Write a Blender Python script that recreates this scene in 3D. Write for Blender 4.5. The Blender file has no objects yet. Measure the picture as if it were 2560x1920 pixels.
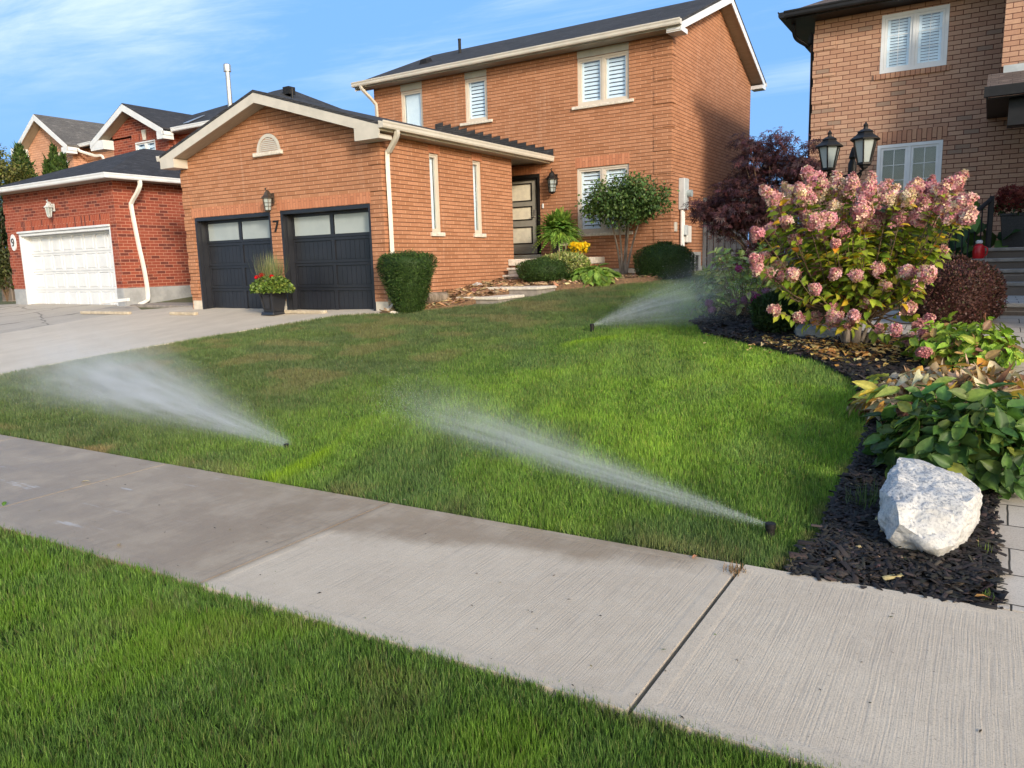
import bpy, bmesh, math, random
import numpy as np
from mathutils import Vector, Matrix
rad = math.radians
random.seed(7)
RNG = np.random.default_rng(11)
S = bpy.context.scene
COL = S.collection

# ---------------------------------------------------------------- camera, sky, sun, exposure
F_PX, YAW, PITCH, ROLL = 1884.6, rad(32.068), rad(9.208), rad(-1.560)
CAM = Vector((0, 0, 1.6))
_fw = Vector((-math.sin(YAW) * math.cos(PITCH), math.cos(YAW) * math.cos(PITCH), -math.sin(PITCH)))
_r0 = Vector((math.cos(YAW), math.sin(YAW), 0)); _u0 = _r0.cross(_fw)
_R = _r0 * math.cos(ROLL) + _u0 * math.sin(ROLL); _U = -_r0 * math.sin(ROLL) + _u0 * math.cos(ROLL)
cd = bpy.data.cameras.new("camera"); cam = bpy.data.objects.new("camera", cd); COL.objects.link(cam)
cd.sensor_width = 36; cd.lens = F_PX / 2560 * 36; cd.clip_start = .05; cd.clip_end = 3000
M = Matrix((_R, _U, -_fw)).transposed().to_4x4(); M.translation = CAM
cam.matrix_world = M
S.camera = cam
S.view_settings.view_transform = 'Standard'; S.view_settings.look = 'None'
S.view_settings.exposure = 1.0; S.view_settings.gamma = 1

SUN_AZ = Vector((.831, -.556, 0)).normalized(); SUN_EL = rad(20)
TO_SUN = Vector((SUN_AZ.x * math.cos(SUN_EL), SUN_AZ.y * math.cos(SUN_EL), math.sin(SUN_EL)))
sd = bpy.data.lights.new("sun", 'SUN'); sd.energy = 1.9; sd.angle = rad(9.0); sd.color = (1, .89, .74)
so = bpy.data.objects.new("sun", sd); COL.objects.link(so)
so.rotation_euler = TO_SUN.to_track_quat('Z', 'Y').to_euler(); so.location = (10, -10, 20)


def nd(nt, typ, ins=None, **pr):
    n = nt.nodes.new(typ)
    for k, v in pr.items(): setattr(n, k, v)
    for k, v in (ins or {}).items():
        s = n.inputs[k]
        if isinstance(v, bpy.types.NodeSocket): nt.links.new(v, s)
        else: s.default_value = v
    return n


def mth(nt, op, a, b=0.0, c=None, clamp=False):
    ins = {0: a, 1: b}
    if c is not None: ins[2] = c
    return nd(nt, 'ShaderNodeMath', ins, operation=op, use_clamp=clamp).outputs[0]


def mixc(nt, fac, a, b, mode='MIX'):
    n = nt.nodes.new('ShaderNodeMix'); n.data_type = 'RGBA'; n.blend_type = mode
    for i, v in ((0, fac), (6, a), (7, b)):
        if isinstance(v, bpy.types.NodeSocket): nt.links.new(v, n.inputs[i])
        else: n.inputs[i].default_value = v if i == 0 else (*v[:3], 1)
    return n.outputs[2]


def ramp(nt, fac, lo, hi):
    return nd(nt, 'ShaderNodeMapRange', {0: fac, 1: lo, 2: hi, 3: 0.0, 4: 1.0}, interpolation_type='SMOOTHSTEP').outputs[0]


W = bpy.data.worlds.new("World"); S.world = W; W.use_nodes = True
nt = W.node_tree; nt.nodes.clear()
sky = nd(nt, 'ShaderNodeTexSky', sky_type='NISHITA', sun_disc=False, sun_elevation=SUN_EL,
         sun_rotation=math.atan2(SUN_AZ.x, SUN_AZ.y), air_density=1.1, dust_density=2.2, ozone_density=2.0)
tc = nd(nt, 'ShaderNodeTexCoord')
sep = nd(nt, 'ShaderNodeSeparateXYZ', {0: tc.outputs['Generated']})
zz = mth(nt, 'MAXIMUM', sep.outputs[2], .04)
px_ = mth(nt, 'DIVIDE', sep.outputs[0], zz); py_ = mth(nt, 'DIVIDE', sep.outputs[1], zz)
pv = nd(nt, 'ShaderNodeCombineXYZ', {0: px_, 1: py_, 2: 0.0}).outputs[0]
CLO, CHI, COFF = .40, .72, (3, 1, 0)
mp = nd(nt, 'ShaderNodeMapping', {0: pv, 'Location': COFF, 'Rotation': (0, 0, rad(-42)), 'Scale': (.30, 1.15, 1)}).outputs[0]
wrp = nd(nt, 'ShaderNodeTexNoise', {'Vector': mp, 'Scale': .5, 'Detail': 3.0})
mp2 = nd(nt, 'ShaderNodeVectorMath', {0: mp, 1: nd(nt, 'ShaderNodeVectorMath', {0: wrp.outputs['Color'], 'Scale': 1.3}, operation='SCALE').outputs[0]}, operation='ADD').outputs[0]
cn = nd(nt, 'ShaderNodeTexNoise', {'Vector': mp2, 'Scale': .8, 'Detail': 8.0, 'Roughness': .6, 'Lacunarity': 2.2})
cf = ramp(nt, cn.outputs[0], CLO, CHI)
cl = mth(nt, 'MULTIPLY', cf, ramp(nt, sep.outputs[2], .13, .29))
cl = mth(nt, 'MULTIPLY', cl, .85)
skyc = nd(nt, 'ShaderNodeHueSaturation', {'Saturation': 1.12, 'Value': 1.0, 'Color': sky.outputs[0]}).outputs[0]
away = ramp(nt, nd(nt, 'ShaderNodeVectorMath', {0: tc.outputs['Generated'], 1: tuple(-SUN_AZ)}, operation='DOT_PRODUCT').outputs['Value'], -.05, .6)
skyc = mixc(nt, mth(nt, 'MULTIPLY', mth(nt, 'MULTIPLY', away, ramp(nt, sep.outputs[2], -.02, .01)), mth(nt, 'SUBTRACT', .88, mth(nt, 'MULTIPLY', ramp(nt, sep.outputs[2], .2, .95), .5))), skyc, (.70, 1.66, 3.55))
wc = mixc(nt, cl, skyc, (3.3, 3.85, 4.5))
bg = nd(nt, 'ShaderNodeBackground', {'Color': wc, 'Strength': .15})
nt.links.new(bg.outputs[0], nd(nt, 'ShaderNodeOutputWorld').inputs[0])

S.cycles.volume_bounces = 1; S.cycles.max_bounces = 8; S.cycles.transparent_max_bounces = 12
S.cycles.volume_step_rate = 1.0; S.cycles.volume_max_steps = 96


# ---------------------------------------------------------------- helpers
def at(u, v, y):
    d = _fw + _R * ((u - 1280) / F_PX) - _U * ((v - 960) / F_PX)
    return CAM + d * (y / d.y)


def sstep(a, b, x):
    t = np.clip((x - a) / (b - a), 0, 1); return t * t * (3 - 2 * t)


def H(x, y):
    x = np.asarray(x, float); y = np.asarray(y, float)
    s = .089 + .006 * sstep(-12, -9.5, x)
    h = s * np.maximum(0, y - (3.83 + .026 * np.clip(x, -30, 15)))
    return np.where(h > 1.1, 1.1 + .15 * (1 - np.exp(-np.maximum(h - 1.1, 0) / .15)), h)


def h1(x, y): return float(H(x, y))


def tag(o, label=None, cat=None, group=None, kind=None):
    if label: o['label'] = label
    if cat: o['category'] = cat
    if group: o['group'] = group
    if kind: o['kind'] = kind
    return o


def empty(name, loc, label, cat, group=None):
    o = bpy.data.objects.new(name, None); COL.objects.link(o); o.location = loc; o.empty_display_size = .2
    return tag(o, label, cat, group)


def link(name, me, parent=None, loc=None):
    o = bpy.data.objects.new(name, me); COL.objects.link(o)
    if parent is not None:
        o.parent = parent
        if loc is None:
            w = Vector((0, 0, 0)); p = parent
            while p: w += p.location; p = p.parent
            o.location = -w
    if loc is not None: o.location = loc
    return o


class MB:
    def __init__(s, xf=None): s.v = []; s.f = []; s.xf = xf
    def add(s, vs, fs):
        b = len(s.v); s.v += [tuple(p) for p in vs]; s.f += [tuple(i + b for i in f) for f in fs]; return s
    def poly(s, pts): return s.add(pts, [range(len(pts))])
    def box(s, x0, x1, y0, y1, z0, z1):
        return s.add([(x0, y0, z0), (x1, y0, z0), (x1, y1, z0), (x0, y1, z0), (x0, y0, z1), (x1, y0, z1), (x1, y1, z1), (x0, y1, z1)],
                     [(0, 3, 2, 1), (4, 5, 6, 7), (0, 1, 5, 4), (1, 2, 6, 5), (2, 3, 7, 6), (3, 0, 4, 7)])
    def hexa(s, b, t): return s.add(list(b) + list(t), [(0, 3, 2, 1), (4, 5, 6, 7), (0, 1, 5, 4), (1, 2, 6, 5), (2, 3, 7, 6), (3, 0, 4, 7)])
    def rot(s, c, sx, sy, sz, rz=0, ry=0):
        m = Matrix.Rotation(rz, 3, 'Z') @ Matrix.Rotation(ry, 3, 'Y'); c = Vector(c)
        q = [(-1, -1, -1), (1, -1, -1), (1, 1, -1), (-1, 1, -1), (-1, -1, 1), (1, -1, 1), (1, 1, 1), (-1, 1, 1)]
        vs = [c + m @ Vector((a * sx / 2, b * sy / 2, d * sz / 2)) for a, b, d in q]
        return s.hexa(vs[:4], vs[4:])
    def prism(s, pts, off):
        off = Vector(off); n = len(pts); a = [Vector(p) for p in pts]; b = [p + off for p in a]
        return s.add(a + b, [tuple(range(n))[::-1], tuple(range(n, 2 * n))] + [(i, (i + 1) % n, n + (i + 1) % n, n + i) for i in range(n)])
    def tube(s, path, r, n=8, cap=True, ph=0.0):
        P_ = [Vector(p) for p in path]; m = len(P_); rs = r if isinstance(r, (list, tuple)) else [r] * m
        vs = []; fs = []; up = Vector((0, 0, 1)); a = None
        for i in range(m):
            t = (P_[min(i + 1, m - 1)] - P_[max(i - 1, 0)]).normalized()
            if a is None:
                a = t.cross(up) if abs(t.z) < .95 else t.cross(Vector((1, 0, 0))).cross(t) * 1.0
                a = a - t * a.dot(t)
            else: a = a - t * a.dot(t)
            a.normalize(); b = t.cross(a)
            for k in range(n):
                q = 2 * math.pi * k / n + ph; vs.append(P_[i] + (a * math.cos(q) + b * math.sin(q)) * rs[i])
        for i in range(m - 1):
            for k in range(n):
                fs.append((i * n + k, i * n + (k + 1) % n, (i + 1) * n + (k + 1) % n, (i + 1) * n + k))
        if cap: fs += [tuple(range(n))[::-1], tuple(range((m - 1) * n, m * n))]
        return s.add(vs, fs)
    def lathe(s, prof, c=(0, 0, 0), n=16, sq=False):
        c = Vector(c); vs = []; fs = []; m = len(prof)
        for r, z in prof:
            for k in range(n):
                q = 2 * math.pi * (k + .5) / n; vs.append(c + Vector((r * math.cos(q), r * math.sin(q), z)))
        for i in range(m - 1):
            for k in range(n): fs.append((i * n + k, i * n + (k + 1) % n, (i + 1) * n + (k + 1) % n, (i + 1) * n + k))
        fs += [tuple(range(n))[::-1], tuple(range((m - 1) * n, m * n))]
        return s.add(vs, fs)
    def build(s, name, mat, parent=None, smooth=False, bevel=0, loc=None):
        vs = [s.xf(*p) for p in s.v] if s.xf else s.v
        me = bpy.data.meshes.new(name); me.from_pydata([tuple(p) for p in vs], [], [tuple(f) for f in s.f])
        bm = bmesh.new(); bm.from_mesh(me); bmesh.ops.recalc_face_normals(bm, faces=bm.faces)
        if bevel: bmesh.ops.bevel(bm, geom=list(bm.edges), offset=bevel, segments=1, affect='EDGES', clamp_overlap=True)
        bm.to_mesh(me); bm.free()
        if smooth:
            for p in me.polygons: p.use_smooth = True
            if smooth != True: me.set_sharp_from_angle(angle=rad(smooth))
        me.materials.append(mat)
        return link(name, me, parent, loc)


def front(y0): return lambda u, d, z: (u, y0 + d, z)
def side(x0): return lambda u, d, z: (x0 - d, u, z)
def bez(*pts, n=6):
    # smooth path through control points
    P_ = [Vector(p) for p in pts]; out = []
    for i in range(len(P_) - 1):
        a, b = P_[max(i - 1, 0)], P_[i]; c, d = P_[i + 1], P_[min(i + 2, len(P_) - 1)]
        for k in range(n):
            t = k / n
            out.append(.5 * ((2 * b) + (c - a) * t + (2 * a - 5 * b + 4 * c - d) * t * t + (3 * b - a - 3 * c + d) * t ** 3))
    return out + [P_[-1]]


# ---------------------------------------------------------------- materials
def newmat(name):
    m = bpy.data.materials.new(name); m.use_nodes = True; t = m.node_tree; t.nodes.clear()
    out = nd(t, 'ShaderNodeOutputMaterial'); return m, t, out


def wallvec(t, swap=False):
    g = nd(t, 'ShaderNodeNewGeometry'); p = nd(t, 'ShaderNodeSeparateXYZ', {0: g.outputs['Position']}); n = nd(t, 'ShaderNodeSeparateXYZ', {0: g.outputs['True Normal']})
    ax = mth(t, 'GREATER_THAN', mth(t, 'ABSOLUTE', n.outputs[0]), mth(t, 'ABSOLUTE', n.outputs[1]))
    u = mth(t, 'ADD', mth(t, 'MULTIPLY', p.outputs[0], mth(t, 'SUBTRACT', 1.0, ax)), mth(t, 'MULTIPLY', p.outputs[1], ax))
    z = p.outputs[2]
    a, b = (z, u) if swap else (u, z)
    return nd(t, 'ShaderNodeCombineXYZ', {0: a, 1: b, 2: 0.0}).outputs[0], g.outputs['Position'], u, z


def noise(t, vec, scale, det=3.0, rough=.5):
    return nd(t, 'ShaderNodeTexNoise', {'Vector': vec, 'Scale': scale, 'Detail': det, 'Roughness': rough}).outputs[0]


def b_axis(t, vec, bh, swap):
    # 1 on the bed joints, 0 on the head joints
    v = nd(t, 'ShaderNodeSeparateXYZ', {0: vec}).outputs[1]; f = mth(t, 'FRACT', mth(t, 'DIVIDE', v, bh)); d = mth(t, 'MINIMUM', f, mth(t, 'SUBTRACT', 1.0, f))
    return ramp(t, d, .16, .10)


def brick(name, c1, c2, mortar, bw=.267, bh=.081, ms=.0055, swap=False, odd=None, bump=.8, off=(0, 0), streak=.35, head=None):
    m, t, out = newmat(name)
    vec, pos, u, z = wallvec(t, swap)
    vec = nd(t, 'ShaderNodeVectorMath', {0: vec, 1: (*off, 0)}, operation='ADD').outputs[0]
    wob = nd(t, 'ShaderNodeVectorMath', {0: nd(t, 'ShaderNodeTexNoise', {'Vector': pos, 'Scale': 6.0, 'Detail': 1.0}).outputs['Color'], 'Scale': .006}, operation='SCALE').outputs[0]
    vec = nd(t, 'ShaderNodeVectorMath', {0: vec, 1: wob}, operation='ADD').outputs[0]
    b = nd(t, 'ShaderNodeTexBrick', {'Vector': vec, 'Color1': (0, 0, 0, 1), 'Color2': (1, 1, 1, 1), 'Mortar': (.5, .5, .5, 1), 'Scale': 1.0, 'Mortar Size': ms,
                                     'Mortar Smooth': .15, 'Bias': 0.0, 'Brick Width': bw, 'Row Height': bh}, offset=.5)
    fac = b.outputs['Fac']; rnd = nd(t, 'ShaderNodeSeparateColor', {0: b.outputs['Color']}).outputs[0]
    col = mixc(t, rnd, c1, c2)
    if odd: col = mixc(t, ramp(t, rnd, odd[1], odd[1] + .04), col, odd[0])
    fine = noise(t, pos, 55.0, 4.0, .7)
    col = mixc(t, mth(t, 'MULTIPLY', ramp(t, fine, .3, .75), .35), col, [c * .55 for c in c1])
    big = noise(t, pos, .7, 3.0, .6)
    col = mixc(t, mth(t, 'MULTIPLY', ramp(t, big, .42, .7), streak * .5), col, [c * .72 for c in c1])
    sv = nd(t, 'ShaderNodeVectorMath', {0: pos, 1: (5.0, 5.0, .35)}, operation='MULTIPLY').outputs[0]
    st = ramp(t, noise(t, sv, 1.0, 3.0, .6), .56, .75)
    col = mixc(t, mth(t, 'MULTIPLY', st, streak * .35), col, (.55, .36, .26))
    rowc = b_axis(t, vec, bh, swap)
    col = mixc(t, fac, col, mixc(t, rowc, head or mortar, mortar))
    hgt = mth(t, 'ADD', mth(t, 'MULTIPLY', fac, -1.0), mth(t, 'MULTIPLY', fine, .28))
    bp = nd(t, 'ShaderNodeBump', {'Strength': bump, 'Distance': .014, 'Height': hgt})
    pr = nd(t, 'ShaderNodeBsdfPrincipled', {'Base Color': col, 'Roughness': .88, 'Specular IOR Level': .2, 'Normal': bp.outputs[0]})
    t.links.new(pr.outputs[0], out.inputs[0]); return m


def plain(name, c, rough=.5, c2=None, nscale=8.0, spec=.5, metal=0.0, bump=0.0, bscale=40.0, coat=0.0, lo=.35, hi=.65, stretch=None):
    m, t, out = newmat(name)
    g = nd(t, 'ShaderNodeTexCoord').outputs['Object']
    if stretch: g = nd(t, 'ShaderNodeVectorMath', {0: g, 1: stretch}, operation='MULTIPLY').outputs[0]
    if c2 is None: c2 = [k * .8 for k in c]
    col = mixc(t, ramp(t, noise(t, g, nscale, 5.0, .6), lo, hi), c, c2)
    ins = {'Base Color': col, 'Roughness': rough, 'Specular IOR Level': spec, 'Metallic': metal, 'Coat Weight': coat}
    if bump:
        ins['Normal'] = nd(t, 'ShaderNodeBump', {'Strength': bump, 'Distance': .01, 'Height': noise(t, g, bscale, 4.0, .65)}).outputs[0]
    t.links.new(nd(t, 'ShaderNodeBsdfPrincipled', ins).outputs[0], out.inputs[0]); return m


def shingle(name, c1, c2):
    m, t, out = newmat(name)
    vec, pos, u, z = wallvec(t)
    vec = nd(t, 'ShaderNodeVectorMath', {0: vec, 1: nd(t, 'ShaderNodeVectorMath', {0: nd(t, 'ShaderNodeTexNoise', {'Vector': pos, 'Scale': 4.0}).outputs['Color'], 'Scale': .012}, operation='SCALE').outputs[0]}, operation='ADD').outputs[0]
    b = nd(t, 'ShaderNodeTexBrick', {'Vector': vec, 'Color1': (0, 0, 0, 1), 'Color2': (1, 1, 1, 1), 'Mortar': (0, 0, 0, 1), 'Scale': 1.0, 'Mortar Size': .004, 'Mortar Smooth': .4,
                                     'Bias': 0.0, 'Brick Width': .31, 'Row Height': .052}, offset=.37)
    rnd = nd(t, 'ShaderNodeSeparateColor', {0: b.outputs['Color']}).outputs[0]
    fine = noise(t, pos, 90.0, 3.0, .8); big = noise(t, pos, .9, 3.0)
    col = mixc(t, mth(t, 'MULTIPLY', rnd, .75), c1, c2)
    col = mixc(t, mth(t, 'MULTIPLY', ramp(t, fine, .35, .7), .5), col, [k * 1.6 for k in c2])
    col = mixc(t, mth(t, 'MULTIPLY', ramp(t, big, .4, .7), .3), col, [k * .6 for k in c1])
    mot = noise(t, nd(t, 'ShaderNodeVectorMath', {0: vec, 1: (3.2, 14.0, 1)}, operation='MULTIPLY').outputs[0], 1.0, 4.0, .7)
    col = mixc(t, mth(t, 'MULTIPLY', ramp(t, mot, .5, .68), .7), col, [k * 1.9 for k in c2])
    col = mixc(t, b.outputs['Fac'], col, [k * .4 for k in c1])
    row = mth(t, 'FRACT', mth(t, 'DIVIDE', z, .052))
    bp = nd(t, 'ShaderNodeBump', {'Strength': .7, 'Distance': .012, 'Height': mth(t, 'ADD', mth(t, 'SUBTRACT', 1.0, row), mth(t, 'MULTIPLY', fine, .5))})
    t.links.new(nd(t, 'ShaderNodeBsdfPrincipled', {'Base Color': col, 'Roughness': .9, 'Specular IOR Level': .25, 'Normal': bp.outputs[0]}).outputs[0], out.inputs[0]); return m


def leafmat(name, trans=.35, rough=.5, spec=.35, nvar=.35):
    m, t, out = newmat(name)
    a = nd(t, 'ShaderNodeAttribute', attribute_name='Col').outputs['Color']
    p = nd(t, 'ShaderNodeTexCoord').outputs['Object']
    a2 = mixc(t, mth(t, 'MULTIPLY', ramp(t, noise(t, p, 60.0, 2.0), .35, .7), nvar), a, mixc(t, 1.0, a, (.55, .6, .5), 'MULTIPLY'))
    d = nd(t, 'ShaderNodeBsdfPrincipled', {'Base Color': a2, 'Roughness': rough, 'Specular IOR Level': spec})
    tr = nd(t, 'ShaderNodeBsdfTranslucent', {'Color': mixc(t, 1.0, a2, (1.15, 1.15, .7), 'MULTIPLY')})
    mx = nd(t, 'ShaderNodeMixShader', {0: trans, 1: d.outputs[0], 2: tr.outputs[0]})
    t.links.new(mx.outputs[0], out.inputs[0]); return m


def glass(name, tint=(.8, .9, .95), refl=.18, rough=.015):
    m, t, out = newmat(name)
    lw = nd(t, 'ShaderNodeLayerWeight', {'Blend': .5}); fc = mth(t, 'ADD', mth(t, 'MULTIPLY', mth(t, 'POWER', lw.outputs['Facing'], 4.0), .55), refl, clamp=True)
    g = nd(t, 'ShaderNodeBsdfGlossy', {'Color': (.95, .97, 1, 1), 'Roughness': rough}); tr = nd(t, 'ShaderNodeBsdfTransparent', {'Color': (*tint, 1)})
    mx = nd(t, 'ShaderNodeMixShader', {0: fc, 1: tr.outputs[0], 2: g.outputs[0]})
    t.links.new(mx.outputs[0], out.inputs[0]); return m


MT = {}
MT['brick7'] = brick('orange_brick', (.37, .168, .088), (.47, .228, .128), (.15, .068, .04), bump=1.0, streak=.7, ms=.007, head=(.54, .30, .185))  # dark bed joints hold the painted shadow line under each brick course
MT['brick7s'] = brick('orange_brick_soldier', (.44, .175, .095), (.54, .235, .13), (.33, .15, .09), swap=True, bw=.3, bump=1.0, off=(.06, .02))
MT['brick9'] = brick('red_brick', (.25, .058, .036), (.31, .082, .048), (.42, .22, .16), bw=.25, bh=.081, ms=.006, odd=((.13, .035, .028), .78), bump=.5)
MT['brick9s'] = brick('red_brick_soldier', (.30, .062, .034), (.40, .10, .05), (.42, .22, .16), swap=True, bw=.33, bh=.081, odd=((.13, .035, .028), .8), bump=.5)
MT['brick11'] = brick('pink_brick', (.52, .27, .17), (.62, .35, .24), (.33, .16, .10), bw=.3, bh=.095, ms=.008, bump=.7)
MT['brickR'] = brick('buff_brown_brick', (.38, .215, .145), (.50, .315, .215), (.115, .048, .038), bw=.262, bh=.0885, ms=.0062, odd=((.28, .20, .15), .92), bump=.9, streak=.3)
MT['brickRs'] = brick('buff_brown_soldier', (.37, .19, .125), (.47, .28, .18), (.115, .045, .034), swap=True, bw=.4, bh=.0885, ms=.0062, bump=.9, streak=.2)
MT['roof_dark'] = shingle('charcoal_shingles', (.022, .022, .024), (.044, .044, .047))
MT['roof_grey'] = shingle('grey_shingles', (.085, .08, .075), (.13, .12, .11))
MT['roof_brown'] = shingle('brown_shingles', (.075, .055, .045), (.13, .10, .085))
MT['almond'] = plain('almond_aluminium', (.53, .495, .43), .42, (.47, .44, .38), 3.0)
MT['white'] = plain('white_trim', (.66, .68, .70), .45, (.60, .62, .64), 3.0)
MT['greytrim'] = plain('greige_panel', (.36, .36, .32), .5, (.31, .31, .28), 3.0)
MT['soffit'] = plain('beige_soffit', (.36, .31, .25), .6, (.31, .27, .21), 3.0, bump=.3, bscale=20, stretch=(1, 8, 1))
MT['blackgut'] = plain('black_aluminium', (.010, .010, .011), .5, (.016, .016, .018), 4.0, spec=.25)
MT['concrete'] = plain('foundation_concrete', (.58, .53, .44), .9, (.46, .42, .35), 2.5, bump=.4, bscale=25)
MT['greyconc'] = plain('grey_foundation', (.33, .34, .35), .9, (.25, .26, .27), 3.0, bump=.4, bscale=25)
MT['sill'] = plain('limestone_sill', (.66, .61, .53), .85, (.52, .47, .40), 14.0, bump=.9, bscale=30)
MT['frame'] = plain('almond_vinyl', (.56, .50, .42), .4, (.52, .46, .39), 3.0)
MT['shutter'] = plain('white_shutter', (.82, .85, .86), .5, (.76, .80, .82), 5.0)
MT['dark'] = plain('dark_interior', (.03, .032, .035), .8)
MT['glass'] = glass('window_glass', (.93, .97, 1), .05)
MT['frost'] = plain('frosted_glass', (.33, .37, .37), .12, (.29, .33, .33), 1.5, spec=.8)
MT['navy'] = plain('black_door_paint', (.013, .015, .021), .38, (.017, .019, .026), 2.0, spec=.5)
MT['black'] = plain('black_metal', (.009, .009, .009), .5, (.016, .014, .013), 20.0, spec=.22)
MT['bronze'] = plain('weathered_bronze', (.03, .022, .018), .5, (.05, .04, .03), 20.0)
MT['steel'] = plain('galvanised_pipe', (.55, .53, .50), .35, (.45, .44, .42), 6.0, metal=.8)
MT['meter'] = plain('grey_meter_enamel', (.50, .53, .54), .4, (.44, .47, .48), 5.0)
MT['pvc'] = plain('white_pvc', (.78, .77, .74), .4, (.70, .68, .64), 4.0)
MT['wood_grey'] = plain('weathered_board', (.25, .255, .26), .85, (.15, .155, .16), 3.0, bump=.5, bscale=10, stretch=(6, 6, .6))
MT['wood_tan'] = plain('old_timber', (.50, .43, .32), .85, (.36, .30, .22), 6.0, bump=.5)
MT['bark'] = plain('grey_bark', (.25, .20, .155), .9, (.12, .095, .07), 14.0, bump=.9, bscale=30, stretch=(1, 1, .3))
MT['stem'] = plain('brown_stem', (.16, .10, .06), .8, (.10, .065, .04), 20.0)
MT['leaf'] = leafmat('leaf'); MT['leaf_dull'] = leafmat('needle_leaf', .15, .6, .25)
MT['petal'] = leafmat('petal', .3, .7, .1, .15); MT['dry'] = leafmat('dry_leaf', .25, .6, .2)
MT['grass'] = leafmat('grass_blade', .35, .5, .3, .2)
MT['doorslab'] = plain('dark_grey_door', (.27, .255, .22), .25, (.22, .21, .18), 2.0, spec=.6)
MT['lite_reflection'] = plain('painted_lite_reflection', (.72, .66, .52), .25, (.62, .57, .46), 6.0, spec=.7)  # cream colour stands in for the bright reflection in the door glass
MT['red'] = plain('red_plastic', (.50, .008, .012), .35, (.42, .006, .010), 4.0)


def pavermat(name, bw, bh, c1, c2, joint, rot=0.0, spk=.5):
    m, t, out = newmat(name)
    g = nd(t, 'ShaderNodeNewGeometry').outputs['Position']
    v = nd(t, 'ShaderNodeMapping', {0: g, 'Rotation': (0, 0, rot)}).outputs[0]
    v = nd(t, 'ShaderNodeVectorMath', {0: v, 1: nd(t, 'ShaderNodeVectorMath', {0: nd(t, 'ShaderNodeTexNoise', {'Vector': g, 'Scale': 5.0}).outputs['Color'], 'Scale': .015}, operation='SCALE').outputs[0]}, operation='ADD').outputs[0]
    b = nd(t, 'ShaderNodeTexBrick', {'Vector': v, 'Color1': (0, 0, 0, 1), 'Color2': (1, 1, 1, 1), 'Scale': 1.0, 'Mortar Size': .0055, 'Mortar Smooth': .3, 'Brick Width': bw, 'Row Height': bh}, offset=.5)
    rnd = nd(t, 'ShaderNodeSeparateColor', {0: b.outputs['Color']}).outputs[0]
    fine = noise(t, g, 120.0, 3.0, .8); big = noise(t, g, 1.5, 4.0, .6)
    col = mixc(t, rnd, c1, c2); col = mixc(t, mth(t, 'MULTIPLY', ramp(t, fine, .42, .7), spk), col, [k * .45 for k in c1])
    col = mixc(t, mth(t, 'MULTIPLY', ramp(t, big, .4, .7), .35), col, [k * .65 for k in c1])
    col = mixc(t, b.outputs['Fac'], col, joint)
    bp = nd(t, 'ShaderNodeBump', {'Strength': .8, 'Distance': .008, 'Height': mth(t, 'ADD', mth(t, 'MULTIPLY', b.outputs['Fac'], -1.0), mth(t, 'MULTIPLY', fine, .25))})
    t.links.new(nd(t, 'ShaderNodeBsdfPrincipled', {'Base Color': col, 'Roughness': .85, 'Normal': bp.outputs[0]}).outputs[0], out.inputs[0]); return m


MT['paver'] = pavermat('grey_pavers', .40, .30, (.42, .375, .325), (.50, .45, .39), (.03, .028, .024))
MT['stonestep'] = brick('stone_step', (.13, .105, .088), (.19, .155, .13), (.27, .23, .20), bw=.52, bh=.4, ms=.008, bump=.5, streak=.1)
MT['cap'] = plain('stone_cap', (.27, .24, .21), .85, (.20, .175, .155), 8.0, bump=.6)


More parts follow.
